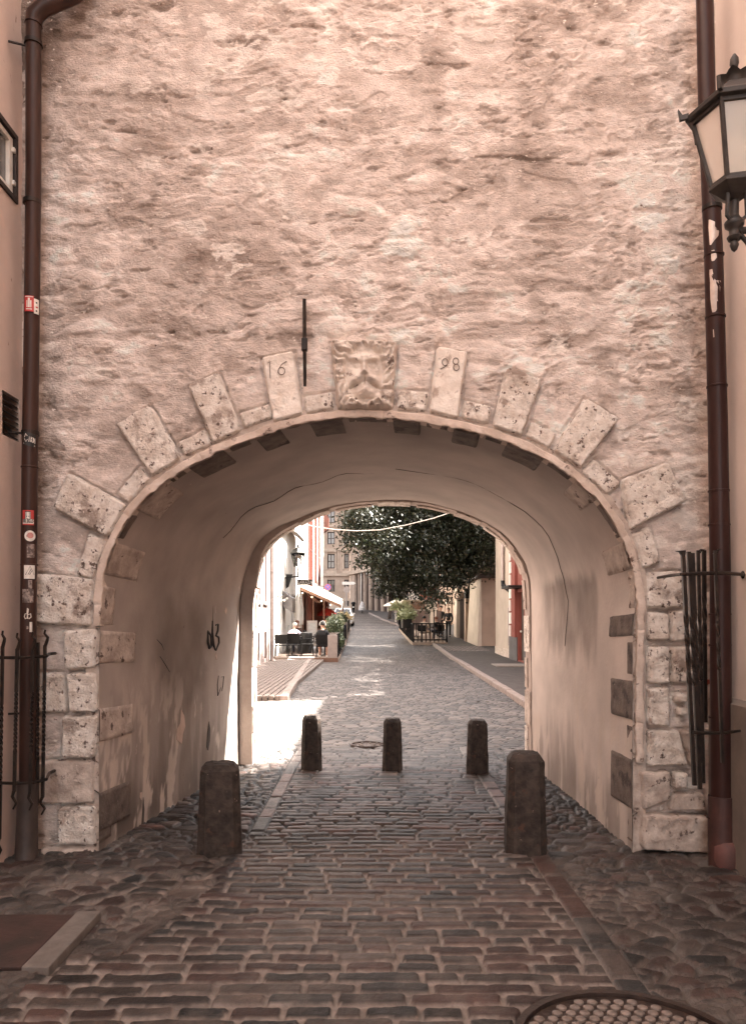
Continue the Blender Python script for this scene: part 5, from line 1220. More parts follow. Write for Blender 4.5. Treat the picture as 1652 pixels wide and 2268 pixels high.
def BL(px, py, Y, r, ry=1.6, rz=None): return ((px-CX)*Y/F, Y, H+(HY-py)*Y/F, r*Y/F, ry, (rz or r)*Y/F)
bl = [BL(815, 1165, 34, 50, 2), BL(850, 1215, 34, 52, 1.8), BL(905, 1170, 36, 80, 2.4), BL(925, 1245, 35, 60, 1.8), BL(945, 1300, 35, 36, 1.2), BL(875, 1270, 36, 38, 1.3), BL(985, 1205, 37, 85, 2.4), BL(1000, 1262, 36, 42, 1.5),
      BL(1068, 1170, 36, 75, 2.4), BL(1092, 1258, 35, 24, .8, 14), BL(835, 1075, 37, 90, 3), BL(950, 1050, 38, 130, 3.5), BL(1080, 1070, 38, 120, 3.2), BL(790, 1195, 33, 34, 1.2, 24), BL(800, 1145, 33, 38, 1.2, 26), BL(822, 1243, 33, 30, 1.0, 18),
      BL(860, 940, 39, 160, 3.6), BL(1040, 920, 39, 170, 3.8), BL(1180, 1040, 37, 110, 3), BL(980, 1320, 38, 30, 1, 14), BL(960, 1335, 34, 22, .8, 12), BL(895, 1300, 36, 22, .8, 16), BL(1040, 1215, 36, 55, 1.5), BL(850, 1180, 37, 60, 1.5), BL(880, 1255, 35, 40, 1.2), BL(1010, 1290, 36, 26, .9), BL(775, 1160, 33, 22, .8, 18), BL(1118, 1215, 35, 30, .8),
      (4.0, 46, 8.5, 3.6, 5, 2.6), (5, 51, 8, 3.2, 3.5, 2.6)]
tree('broadleaf_tree', (5.9, 47.5, .4), bl, 200000, .16, 'large dark broadleaf tree overhanging the street from the right',
     [[(5.4, 42, 4.2), (4.2, 39, 5.5), (2.0, 37, 6.6), (.3, 35, 6.4)], [(5.4, 42, 4.2), (4.8, 39, 4.7), (3.6, 36, 4.1), (2.6, 35, 3.3)], [(5.4, 42, 4.2), (6, 38, 6), (6.4, 36, 8)], [(5.4, 42, 4.2), (5.6, 38, 4.3), (5.7, 35.5, 4.0)], [(5.4, 42, 4.2), (3, 40, 8), (1, 39, 9.5)]], 3, .30)
bl2 = [BL(845, 1305, 72, 16, 1.2), BL(868, 1290, 71, 22, 1.5), BL(850, 1270, 72, 26, 1.6), BL(885, 1265, 72, 26, 1.6), BL(868, 1240, 73, 30, 2), BL(880, 1315, 72, 13, 1)]
tree('street_tree', (1.5, 72, 1.4), bl2, 9000, .26, 'smaller street tree standing before the colonnade by the bicycle', [[(1.6, 72, 4.2), (1.0, 72, 5.3), (.8, 72, 6)], [(1.6, 72, 4.2), (2.2, 72, 5.2), (2.6, 72, 6)]], 5, .16)

bl3 = [(8.2, 20.0, 9.2, 1.9, 1.7, 1.9), (9.0, 23.5, 10.8, 2.6, 2.2, 2.2), (7.6, 26.5, 8.8, 2.2, 2.2, 2.0), (9.2, 30, 10.6, 2.8, 2.6, 2.4), (7.6, 33, 8.8, 2.2, 2.4, 2.0), (8.6, 37, 10.6, 2.8, 2.6, 2.4), (9.8, 27, 13.0, 2.6, 3.4, 1.6), (9.8, 35, 12.8, 2.6, 3.2, 1.6), (10.5, 22.5, 13, 2, 2.6, 1.6), (7.0, 38.5, 8.2, 1.8, 2, 1.7)]  # unseen crown, shaped along the sun rays to dapple road and boardwalk
tree('unseen_shade_tree', (9.5, 28, 0), bl3+[(10.8, 22, 15.0, 2.2, 2.4, 1.6), (11, 27, 15.4, 2.4, 2.6, 1.6), (11, 32, 15.2, 2.4, 2.6, 1.6), (11, 37, 15, 2.2, 2.4, 1.6), (12.6, 30, 14, 2, 6, 2)], 11500, .28, 'unseen tall tree behind the red house, crown shaped to dapple the street', [[(9.4, 28, 6), (8.6, 24, 9), (9, 21, 11)], [(9.4, 28, 6), (8.4, 32, 9), (8.6, 36, 11)], [(9.4, 28, 6), (10, 28, 12)]], 8, .35)

bl4 = [(9.6, 20.2+2.2*i, 14.0, 1.5, 1.5, 1.05) for i in range(6)]+[(10.6, 21+2.4*i, 14.6, 1.4, 1.5, 1.0) for i in range(5)]  # tree added out of view, crown set in the sun's path over the boardwalk
tree('unseen_shade_tree', (12.5, 26, 0), bl4, 15000, .28, 'second unseen tall tree, added to shade the boardwalk, farther from the street than the first', [[(12.4, 26, 7), (11, 24, 11), (10, 21, 13.6)], [(12.4, 26, 7), (11, 28, 11), (10, 31, 13.6)], [(12.4, 26, 7), (10.5, 26, 13.8)]], 12, .35)
# ================================================================= PEOPLE
SKIN = M('skin', (.50, .29, .21), (.44, .25, .18), 6, .55, .05, 30)
def skin_mesh(vs, es, rs, sub=1, extra=None):
    me = bpy.data.meshes.new('tmp'); me.from_pydata(vs, es, []); me.update()
    o = bpy.data.objects.new('tmp', me); S.collection.objects.link(o)
    m = o.modifiers.new('s', 'SKIN'); m.use_smooth_shade = True; m.branch_smoothing = .3
    for i, r in enumerate(rs):
        sv = me.skin_vertices[0].data[i]; sv.radius = (r, r) if not hasattr(r, '__len__') else r; sv.use_root = (i == 0)
    sb = o.modifiers.new('b', 'SUBSURF'); sb.levels = sub; sb.render_levels = sub
    dg = bpy.context.evaluated_depsgraph_get(); ev = o.evaluated_get(dg); nm = bpy.data.meshes.new_from_object(ev)
    bpy.data.objects.remove(o)
    if extra is not None:
        V = [tuple(v.co) for v in nm.vertices]; Fc_ = [tuple(p.vertices) for p in nm.polygons]; k = len(V)
        V += extra.v; Fc_ += [tuple(k+i for i in f) for f in extra.f]
        nm = bpy.data.meshes.new('b'); nm.from_pydata(V, [], Fc_); nm.update()
    nm.shade_smooth(); return nm
def link_mesh(nm, name, mat, par):
    nm.name = name; nm.materials.clear(); nm.materials.append(mat); o = bpy.data.objects.new(name, nm); S.collection.objects.link(o); o.parent = par; return o
def cloth(name, col): return M(name, col, tuple(c*.7 for c in col), 8, .85, .4, 25)
def person(loc, rz, pose, top, bottom, hair, label, sleeve=1, trous=1, lean=.0, hs=1.0, arms=None, haircap=1.0, extra_fn=None, group=None, headturn=0):
    r = empty('person', loc, label, 'person', group, rz)
    lz = lambda z: lean*(z-.5)                       # lean forward with height
    if pose == 'sit':
        J = dict(pel=(0, 0, .56), wai=(0, -.01, .72), che=(0, .0, .90), nb=(0, .02, 1.05), nk=(0, .035, 1.11), h1=(0, .06, 1.18), h2=(0, .04, 1.255), h3=(0, .03, 1.315),
                 shR=(.16, 0, 1.0), elR=(.25, .05, .78), wrR=(.17, .27, .76), paR=(.15, .34, .755), shL=(-.16, 0, 1.0), elL=(-.25, .05, .78), wrL=(-.17, .27, .76), paL=(-.15, .34, .755),
                 hiR=(.10, .06, .54), knR=(.15, .44, .52), anR=(.13, .47, .09), toR=(.14, .62, .04), hiL=(-.10, .06, .54), knL=(-.15, .44, .52), anL=(-.13, .47, .09), toL=(-.14, .62, .04))
    else:
        J = dict(pel=(0, 0, .95), wai=(0, .0, 1.10), che=(0, .0, 1.30), nb=(0, .0, 1.46), nk=(0, .01, 1.52), h1=(0, .03, 1.59), h2=(0, .02, 1.665), h3=(0, .01, 1.725),
                 shR=(.17, 0, 1.41), elR=(.24, -.02, 1.13), wrR=(.22, .08, .90), paR=(.22, .10, .82), shL=(-.17, 0, 1.41), elL=(-.24, -.02, 1.13), wrL=(-.22, .08, .90), paL=(-.22, .10, .82),
                 hiR=(.09, 0, .90), knR=(.11, .03, .50), anR=(.12, -.02, .09), toR=(.13, .12, .04), hiL=(-.09, 0, .90), knL=(-.10, .06, .50), anL=(-.10, .06, .09), toL=(-.11, .20, .04))
    for k, v in (arms or {}).items(): J[k] = v
    if lean:
        for k in J:
            if k[:2] in ('wa', 'ch', 'nb', 'nk', 'h1', 'h2', 'h3', 'sh', 'el') and not (arms and k in arms): J[k] = (J[k][0], J[k][1]+lean*(J[k][2]-J['pel'][2]), J[k][2]-.25*abs(lean)*(J[k][2]-J['pel'][2]))
    names = list(J); idx = {n: i for i, n in enumerate(names)}
    R_ = dict(pel=(.14, .105), wai=(.125, .095), che=(.15, .105), nb=.075, nk=.052, h1=.068, h2=.088, h3=.066, sh=.058, el=.042, wr=.027, pa=.034, hi=.085, kn=.058, an=.038, to=.036)
    rad = lambda n: R_.get(n, R_.get(n[:2]))
    E = [('pel', 'wai'), ('wai', 'che'), ('che', 'nb'), ('nb', 'nk'), ('nk', 'h1'), ('h1', 'h2'), ('h2', 'h3')]
    for s in 'RL': E += [('che', 'sh'+s), ('sh'+s, 'el'+s), ('el'+s, 'wr'+s), ('wr'+s, 'pa'+s), ('pel', 'hi'+s), ('hi'+s, 'kn'+s), ('kn'+s, 'an'+s), ('an'+s, 'to'+s)]
    x = MB()
    for s in 'RL':
        p = Vector(J['pa'+s]); w_ = Vector(J['wr'+s]); d = (p-w_).normalized(); sgn = 1 if s == 'R' else -1
        side = d.cross(Vector((0, 0, 1))); side = side.normalized() if side.length > .1 else Vector((1, 0, 0)); dn = Vector((0, 0, -1)) if abs(d.z) < .8 else Vector((0, 1, 0))
        for k, ln_ in enumerate((.062, .072, .068, .054)):
            q = p+d*.02+side*(-.024+.016*k); x.tube([q, q+d*ln_*.5+dn*.004, q+d*ln_*.85+dn*.018, q+d*ln_+dn*.032], [.009, .0085, .0075, .005], 5)
        q = p-d*.02+side*(-.028*sgn); x.tube([q, q+side*(-.022*sgn)+d*.02, q+side*(-.03*sgn)+d*.05], [.011, .009, .006], 5)
    hc = Vector(J['h2']); x.tube([hc+Vector((0, .078, .01)), hc+Vector((0, .108, -.022)), hc+Vector((0, .085, -.035))], [.008, .014, .008], 5)
    for sg in (1, -1): x.ball(hc+Vector((.086*sg, -.005, -.012)), .024, 7, 5, sx=.35, sz=1.3)
    nm = skin_mesh([J[n] for n in names], [(idx[a], idx[b_]) for a, b_ in E], [rad(n) for n in names], 1, x)
    link_mesh(nm, 'body', SKIN, r)
    def sub(keep, add, name, mat, root):
        ks = [root]+[n for n in names if n in keep and n != root]; ii = {n: i for i, n in enumerate(ks)}; es = [(ii[a], ii[b_]) for a, b_ in E if a in ii and b_ in ii]
        rr = [tuple(q+add for q in rad(n)) if hasattr(rad(n), '__len__') else rad(n)+add for n in ks]
        return link_mesh(skin_mesh([J[n] for n in ks], es, rr, 1), name, mat, r)
    sk = {'pel', 'wai', 'che', 'nb', 'shR', 'shL', 'elR', 'elL'}|({'wrR', 'wrL'} if sleeve else set())
    sub(sk, .020, 'top', top, 'pel')
    tk = {'pel', 'hiR', 'hiL', 'knR', 'knL'}|({'anR', 'anL'} if trous else set())
    sub(tk, .017, 'trousers', bottom, 'pel')
    for s in 'RL':
        a, t = Vector(J['an'+s]), Vector(J['to'+s]); m_ = MB(); m_.tube([a+Vector((0, -.05, -.05)), a+Vector((0, .02, -.035)), t+Vector((0, 0, .012)), t+Vector((0, .05, .002))], [.036, .046, .042, .022], 8)
        nm = bpy.data.meshes.new('shoe'); nm.from_pydata([tuple(v) for v in m_.v], [], m_.f); nm.shade_smooth(); link_mesh(nm, 'shoe', BLK if trous else WHITE, r)
    for sg in (1, -1):
        m_ = MB(); m_.ball(hc+Vector((.032*sg, .083, .012)), .010, 6, 4); nm = bpy.data.meshes.new('eye'); nm.from_pydata([tuple(v) for v in m_.v], [], m_.f); link_mesh(nm, 'eye', BLK, r)
    if hair:
        m_ = MB(); n, mm = 14, 9; c = hc+Vector((0, -.012, .022))
        for i in range(mm+1):
            th = math.pi*i/mm*.62*haircap
            for k in range(n):
                ph = 2*math.pi*k/n; fr = max(0, math.sin(ph)); rr_ = .108*(1+.05*math.sin(5*ph+i))*(1 if fr < .3 else 1-.10*fr*(i/mm)); t2 = th*(1-.38*fr)
                m_.v.append(tuple(c+Vector((rr_*.92*math.sin(t2)*math.cos(ph), rr_*math.sin(t2)*math.sin(ph), rr_*1.02*math.cos(t2)))))
            if i: m_.f += [((i-1)*n+k, (i-1)*n+(k+1) % n, i*n+(k+1) % n, i*n+k) for k in range(n)]
        nm = bpy.data.meshes.new('hair'); nm.from_pydata(m_.v, [], m_.f); nm.shade_smooth(); link_mesh(nm, 'hair', hair, r)
    if extra_fn: extra_fn(r, J)
    if hs != 1: r.scale = (hs, hs, hs)
    return r
HB = M('black_hair', (.015, .012, .011), None, 30); HG = M('grey_hair', (.35, .31, .28), None, 30); HR = M('auburn_hair', (.22, .08, .045), None, 30); HBR = M('brown_hair', (.06, .035, .022), None, 30)
CBK = cloth('black_cloth', (.008, .008, .009)); CWH = cloth('white_lilac_shirt', (.68, .62, .72)); CBR = cloth('brown_cloth', (.12, .07, .055)); CGR = cloth('dark_green_cloth', (.035, .055, .045)); CBE = cloth('beige_cloth', (.55, .44, .36)); CBL = cloth('dark_blue_cloth', (.03, .035, .06))

# ---- furniture prototypes (sitter looks along +y)
def make_chair(loc, label, rz=0, group='black cafe chairs'):
    r = empty('cafe_chair', loc, label, 'chair', group, rz); o = tuple(loc)
    def T(m_): return m_
    def lb(name, f, mat=BLK, bev=0):
        m_ = MB(); f(m_); nm = bpy.data.meshes.new(name); nm.from_pydata([tuple(v) for v in m_.v], [], m_.f); nm.materials.append(mat); q = bpy.data.objects.new(name, nm); S.collection.objects.link(q); q.parent = r; return q
    lb('seat', lambda m_: m_.box((0, 0, .44), (.46, .46, .03)))
    lb('backrest', lambda m_: m_.prism([(-.23, -.215, .50), (.23, -.215, .50), (.24, -.27, .84), (-.24, -.27, .84)], (0, -.022, .003)))
    for sx in (-1, 1):
        lb('armrest', lambda m_: m_.tube([(sx*.245, -.24, .66), (sx*.255, 0, .665), (sx*.25, .20, .64), (sx*.235, .22, .45)], .014, 5))
        for sy in (-1, 1): lb('leg', lambda m_: m_.tube([(sx*.215, sy*.20, .43), (sx*.235, sy*.23, 0)], [.016, .012], 5))
    return r
def make_table(loc, label, w=.70, col=None, group='cafe tables'):
    r = empty('cafe_table', loc, label, 'table', group); x, y, z = loc
    MB().box((x, y, z+.73), (w, w, .03)).build('tabletop', col or BLK, r)
    MB().tube([(x, y, z+.03), (x, y, z+.72)], .03, 8).build('pedestal', BLK, r); MB().lathe((x, y, z), [(.24, 0), (.24, .015), (.05, .04)], 12).build('foot', BLK, r)
    return r
# ---- left terrace
dk = empty('terrace_deck', (-2.4, 37, 0), 'raised wooden terrace deck along the left side of the street', 'deck')
b = MB(); n = 24
def dl_(y): return -3.74 if y < 37 else -4.3
ysd = [27.78, 28.4, 30, 33, 36.9, 37.1, 40, 44, 48, 52, 55]
for i, y in enumerate(ysd):
    g = float(gz(y)); xr_ = -1.27-.012*(y-27.8); xl_ = dl_(y) if y >= 28.39 else -2.12
    b.v += [(xl_, y, g-.04), (xl_, y, g+.15), (xr_, y, g+.15), (xr_, y, g-.04)]
    if i: k = 4*i; b.f += [(k-4, k-3, k+1, k), (k-3, k-2, k+2, k+1), (k-2, k-1, k+3, k+2)]
b.f += [(0, 1, 2, 3), tuple(len(b.v)-4+j for j in (3, 2, 1, 0))]; b.build('boards', DECK, dk)
MB().box2((-2.12, 27.74, .02), (-1.26, 27.775, .17)).build('fascia', M('deck_fascia', (.16, .085, .055), None, 6), dk)
MB().prism([(-3.15, 27.70, .015), (-2.14, 27.70, .015), (-2.16, 28.45, .175), (-3.10, 28.45, .175)], (0, 0, .012)).build('ramp', M('pale_ramp', (.62, .60, .58), (.52, .5, .48), 8), dk)
b = MB(); b.box2((-3.4, 46, float(gz(46))+.155), (-1.9, 55, float(gz(50))+.12)); b = MB()
for i, (ya, yb) in enumerate(((45.5, 47.5), (47.5, 49.5), (49.5, 52), (52, 54.9))): b.quad((-3.6, ya, float(gz(ya))+.156+.004*i), (-1.75, ya, float(gz(ya))+.156+.004*i), (-1.75, yb, float(gz(yb))+.156+.004*i), (-3.6, yb, float(gz(yb))+.156+.004*i))
b.build('red_mat', M('red_carpet', (.30, .085, .05), (.24, .07, .04), 5), dk)
MB().quad((-3.35, 34.5, .155+float(gz(34.5))), (-1.9, 34.5, .155+float(gz(34.5))), (-1.9, 36.0, .156+float(gz(36.0))), (-3.35, 36.0, .156+float(gz(36.0)))).build('pale_mat', MATS['pale_ramp'], dk)
pp_ = MB().box2((-1.64, 27.80, .155), (-1.30, 28.15, 1.0)).build('planter_post', GREYP, bevel=.01, org=(-1.47, 27.97, .15)); tag(pp_, 'grey square planter post at the near corner of the left terrace', 'planter')
# railing
rl = empty('terrace_railing', (-1.35, 36, 0), 'black metal bar railing along the street edge of the left terrace', 'railing')
y = 28.3; k = 0
while y < 54:
    g = float(gz(y))+.15; x = -1.31-.012*(y-27.8)
    MB().box((x, y, g+.44), (.03 if k % 4 else .06, .03 if k % 4 else .06, .88)).build('baluster' if k % 4 else 'post', BLK, rl); y += .32 if y < 40 else .8; k += 1
for z_ in (.10, .86):
    MB().tube([(-1.31-.012*(y_-27.8), y_, float(gz(y_))+.15+z_) for y_ in (28.2, 32, 36, 42, 48, 54)], .022, 5).build('rail', BLK, rl)
# foliage helper for potted plants
def bush(name, c, r, n, size, label, cat, cols=((.022, .036, .014), (.06, .075, .03)), pot=None, spiky=False, seed=1, group=None):
    rng = np.random.RandomState(seed); t = empty(name, c, label, cat, group)
    r3 = r if hasattr(r, '__len__') else (r, r, r)
    if spiky:
        d = rng.normal(size=(n, 3)); d[:, 2] = np.abs(d[:, 2])*.8+.1; d /= np.linalg.norm(d, axis=1)[:, None]; p0 = rng.normal(size=(n, 3))*.04; L_ = size*rng.uniform(.6, 1.2, n)[:, None]; sd_ = np.cross(d, [0, 0, 1.]); sd_ /= np.linalg.norm(sd_, axis=1)[:, None]+1e-6
        q = [p0-sd_*.012, p0+sd_*.012, p0+d*L_*.6+sd_*.014+[0, 0, .02], p0+d*L_+[0, 0, -.12]]; V = np.stack([q[0], q[1], q[2], q[3]], 1)*np.array([1, 1, 1])
    else:
        d = rng.normal(size=(n, 3)); d /= np.linalg.norm(d, axis=1)[:, None]; c0 = d*(rng.uniform(.1, 1, n)**.45)[:, None]*np.array(r3); a = rng.normal(size=(n, 3)); a /= np.linalg.norm(a, axis=1)[:, None]; e = np.cross(a, d+.01); e /= np.linalg.norm(e, axis=1)[:, None]+1e-6
        s_ = size*rng.uniform(.6, 1.3, n)[:, None]; V = np.stack([c0, c0+a*s_*.5+e*s_*.3, c0+a*s_, c0+a*s_*.5-e*s_*.3], 1)
    V = V.reshape(-1, 3); me = bpy.data.meshes.new('foliage'); me.from_pydata([tuple(v) for v in V], [], [(4*i, 4*i+1, 4*i+2, 4*i+3) for i in range(n)])
    at = me.color_attributes.new('Col', 'FLOAT_COLOR', 'POINT'); f = np.repeat(rng.uniform(0, 1, n), 4)[:, None]; cc = np.array(cols[0])*(1-f)+np.array(cols[1])*f
    at.data.foreach_set('color', np.concatenate([cc, np.ones((4*n, 1))], 1).astype(np.float32).ravel())
    o = bpy.data.objects.new('foliage', me); S.collection.objects.link(o); o.parent = t; me.materials.append(LEAF)
    if pot: w_, h_, m_ = pot; MB().box((c[0], c[1], c[2]-r3[2]*.7-h_/2), (w_[0], w_[1], h_)).build('pot', m_, t)
    else: MB().tube([(c[0], c[1], c[2]-r3[2]*1.2), (c[0]+.02, c[1], c[2])], .012, 5).build('stem', DARKW, t)
    return t
bush('potted_bush', (-1.50, 29.6, 1.32), (.36, .8, .38), 1300, .09, 'full green bush in a grey box just behind the planter post', 'bush', pot=((.3, 1.2), .85, GREYP), seed=2)
bush('potted_bush', (-1.55, 32.4, 1.45), (.38, .9, .34), 1100, .09, 'pale flowering bush in a grey box, middle of the left railing', 'bush', cols=((.10, .13, .06), (.45, .42, .28)), pot=((.3, 1.4), .9, GREYP), seed=3)
bush('potted_bush', (-1.62, 38.5, 1.6), (.36, 1.1, .30), 900, .10, 'green bush in a grey box farther along the left railing', 'bush', pot=((.3, 1.4), .9, GREYP), seed=4)
bush('potted_palm', (-1.62, 43.5, 1.62), .35, 150, .5, 'spiky pale cordyline with reddish tips by the left railing', 'plant', cols=((.30, .30, .16), (.55, .40, .26)), pot=((.34, .34), .9, GREYP), spiky=True, seed=5)
bush('ivy_clump', (-1.22, 30.0, .75), (.10, .7, .35), 420, .07, 'green leaves trailing through the left railing towards the street', 'plant', seed=6)
# chairs, tables, people of the left terrace
zd = .155
make_chair((-3.42, 28.75, zd), 'black chair with its back to us, leftmost at the near end of the left terrace')
make_chair((-2.98, 29.05, zd), 'black chair with its back to us, second from the wall on the left terrace')
make_chair((-1.88, 28.62, zd), 'black chair under the man with the pale headband'); make_chair((-1.9, 31.6, zd), 'black chair under the woman in brown')
make_chair((-3.25, 31.0, zd), 'black chair under the man in the white shirt', rz=.2); make_chair((-1.95, 36.4, zd+.10), 'black chair under the man in dark green')
make_table((-3.15, 29.9, zd), 'black cafe table before the two empty chairs near the white house'); make_table((-1.9, 30.2, zd), 'black cafe table between the man with the headband and the woman in brown')
make_table((-3.1, 32.2, zd), 'wooden topped cafe table in front of the man in the white shirt', .75, DECK); make_table((-3.15, 34.0, zd+.05), 'third cafe table along the white house', .75, DECK); make_table((-1.9, 37.6, zd+.12), 'white topped cafe table in front of the man in dark green', .75, WHITE)
make_chair((-3.40, 33.2, zd+.03), 'black chair by the wall between the second and third cafe tables', rz=.3); make_chair((-2.5, 33.0, zd+.03), 'black chair on the walkway side of the wall tables', rz=1.3)
make_chair((-3.35, 34.9, zd+.06), 'black chair at the far end of the wall tables', rz=3.0); make_chair((-2.55, 29.9, zd), 'black chair turned sideways at the first wall table', rz=1.6)
make_chair((-2.55, 32.2, zd), 'black chair turned sideways beside the waste bin', rz=1.7)
person((-3.35, 34.0, zd-.02), math.pi, 'sit', CBR, CBL, HR, 'seated guest with flushed face facing us farther back by the white wall', 1, 1)
def headphones(r, J):
    hc = Vector(J['h2']); m_ = MB(); m_.tube([hc+Vector((.112*math.cos(a), -.01, .125*math.sin(a)+.01)) for a in [math.pi*i/12*1.1-.16 for i in range(13)]], .010, 6)
    for sg in (1, -1): m_.ball(hc+Vector((.108*sg, -.005, -.01)), .034, 8, 5, sx=.5)
    nm = bpy.data.meshes.new('headphones'); nm.from_pydata([tuple(v) for v in m_.v], [], m_.f); nm.shade_smooth(); link_mesh(nm, 'headphones', WHITE, r)
person((-1.88, 28.62, zd-.04), 0, 'sit', CBK, CBK, HB, 'seated person in black seen from behind with a pale band over dark hair', 1, 0, extra_fn=headphones)
person((-1.9, 31.6, zd-.04), math.pi*.93, 'sit', CBR, CBR, HR, 'seated person in brown with reddish hair facing the person in black', 0, 1)
person((-3.25, 31.0, zd-.04), -.25, 'sit', CWH, CBL, HG, 'seated man in a white and lilac shirt leaning over a table by the wall', 0, 1, lean=.35, arms=dict(elR=(.30, .28, .80), wrR=(.24, .52, .79), paR=(.22, .59, .785)))
person((-1.95, 36.4, zd+.06), 0, 'sit', CGR, CBL, HB, 'seated man in a dark green shirt with his back to us', 0, 1)
person((-1.62, 38.4, zd+.14), math.pi, 'sit', CBL, CBL, HBR, 'seated person in dark blue facing us beyond the man in dark green', 1, 1)
tag(MB().lathe((-2.72, 31.2, zd), [(.20, 0), (.23, .25), (.25, .55), (.26, .80), (.24, .86), (.02, .90)], 14).build('waste_bin', BLK, smooth=40, org=(-2.72, 31.2, zd)), 'black round waste bin standing beside the tables on the left terrace', 'bin')
mb_ = empty('menu_board', (-2.85, 37, .2), 'pale leaning menu board before the brown pavilion', 'menu board'); g = float(gz(37))+.15
MB().prism([(-3.2, 37, g), (-2.7, 37, g), (-2.7, 37.2, g+1.2), (-3.2, 37.2, g+1.2)], (0, .03, 0)).build('panel', CREAM, mb_); MB().prism([(-3.12, 36.99, g+.15), (-2.78, 36.99, g+.15), (-2.78, 37.15, g+1.1), (-3.12, 37.15, g+1.1)], (0, .012, 0)).build('sheet', WHITE, mb_)
# folded ivory parasols by the wall
for x, y, lb_ in ((-3.45, 35.2, 'folded ivory parasol nearest, standing against the white house'), (-3.5, 37.4, 'folded ivory parasol farther back beside the white house')):
    u = empty('folded_parasol', (x, y, zd), lb_, 'parasol'); MB().tube([(x, y, zd), (x, y, 2.9)], .025, 6).build('pole', WHITE, u); MB().lathe((x, y, 1.3), [(.10, 0), (.13, .3), (.11, .8), (.05, 1.4), (.02, 1.5)], 8).build('canopy', CANV, u); MB().lathe((x, y, zd), [(.25, 0), (.25, .06), (.04, .1)], 12).build('foot', BLK, u)
# ---- pavilion with awning
pv = empty('cafe_pavilion', (-3.4, 53, .7), 'brown boarded cafe pavilion under a sloping white awning on the left', 'pavilion')
g = .72
b = MB(); b.box2((-4.45, 50.5, g), (-4.3, 60, g+2.7)); b.build('side_wall', BROWNP, pv)
b = MB(); b.box2((-4.3, 56.9, g), (-3.35, 57.05, g+2.5)); b.build('back_wall', BROWNP, pv)
dr_ = MB().box2((-4.28, 54, g), (-3.95, 54.06, g+2.2)).build('door', DARKW, pv)
MB().box2((-4.7, 54.4, g+.15), (-4.05, 54.5, g+2.35)).build('curtain', BROWNP, pv); MB().box2((-4.55, 54.30, g+1.25), (-4.38, 54.34, g+1.6)).build('notice', WHITE, pv)
for x, y in ((-4.55, 50.1), (-3.9, 50.1), (-3.2, 50.1), (-2.1, 50.1), (-2.35, 60), (-3.5, 60), (-4.1, 60)):
    zt = 3.55-.42*(x+4.65)+(.05*(y-50)); MB().box2((x-.05, y-.05, g-.3), (x+.05, y+.05, zt-.06)).build('post', ORANGE, pv)
for x in (-4.3, -4.45): MB().box((x+.5, 50.0, 2.9), (.9, .05, .06), ry=.7).build('brace', ORANGE, pv)
A = [(-4.70, 48.8, 3.62), (-2.02, 48.8, 2.42), (-2.40, 60.5, 3.08), (-4.85, 60.5, 4.35)]
MB().prism(A, (0, 0, .05)).build('awning', CANV, pv)
MB().prism([A[1], (A[1][0], A[1][1], A[1][2]-.34), (A[2][0], A[2][1], A[2][2]-.34), A[2]], (.02, 0, 0)).build('valance', CANV, pv)
MB().prism([(A[0][0], 48.76, A[0][2]-.17), (A[1][0], 48.76, A[1][2]-.14), (A[1][0], 48.76, A[1][2]+.03), (A[0][0], 48.76, A[0][2]+.03)], (0, .04, 0)).build('fascia', ORANGE, pv)
for i in range(9):
    x = -4.5+i*.3; z = 3.40-.42*(x+4.65)
    if i % 2 == 0: MB().ball((x, 49.0, z-.12), .045, 6, 4).build('bulb', glass('lit_bulb', (.9, .7, .5), .3, 0, ((1, .75, .45), 1.2)) if 'lit_bulb' not in MATS else MATS['lit_bulb'], pv)
ct = empty('cafe_counter', (-2.9, 57, g), 'low dark framed counter with pale panels behind the seated guests', 'counter')
MB().box2((-3.45, 55.0, g), (-1.9, 55.1, g+.75)).build('front_panel', CREAM, ct); MB().box2((-3.5, 54.96, g+.75), (-1.85, 55.2, g+.82)).build('top', DARKW, ct); MB().box2((-3.3, 55.4, g+.9), (-1.8, 55.5, g+1.2)).build('screen', DARKW, ct)
pr_ = empty('red_parasol', (-3.35, 56, g), 'low red parasol with white writing beneath the white awning', 'parasol')
MB().tube([(-3.35, 56, g), (-3.35, 56, 2.5)], .025, 6).build('pole', WHITE, pr_); MB().lathe((-3.35, 56, 1.95), [(.72, 0), (.73, -.16), (.68, .03), (.35, .28), (.02, .42)], 8).build('canopy', REDC, pr_)
# cafe sign GARAZA with caron
def text3d(s, size, loc, rx, rz, mat, name, par=None, ext=.01):
    cu = bpy.data.curves.new('t', 'FONT'); cu.body = s; cu.size = size; cu.align_x = 'CENTER'; cu.align_y = 'CENTER'; cu.extrude = ext; cu.resolution_u = 3; cu.offset = size*.012
    to = bpy.data.objects.new('t', cu); S.collection.objects.link(to); dg = bpy.context.evaluated_depsgraph_get(); nm = bpy.data.meshes.new_from_object(to.evaluated_get(dg)); bpy.data.objects.remove(to)
    nm.transform(Matrix.Translation(Vector(loc)-(par.location if par else Vector((0, 0, 0)))) @ Matrix.Rotation(rz, 4, 'Z') @ Matrix.Rotation(rx, 4, 'X')); nm.name = name
    nm.materials.clear(); nm.materials.append(mat); o = bpy.data.objects.new(name, nm); S.collection.objects.link(o)
    if par: o.parent = par
    return o
YS = 39.2; c = P(675, 1290, YS); sg = empty('cafe_sign', c, 'dark projecting cafe sign with pale letters GARAŽA on the white house', 'sign')
MB().box(c, (.78, .06, .28)).build('board', DARKW, sg); text3d('GARAŽA', .20, (c[0], c[1]-.045, c[2]-.01), math.pi/2, 0, WHITE, 'lettering', sg)
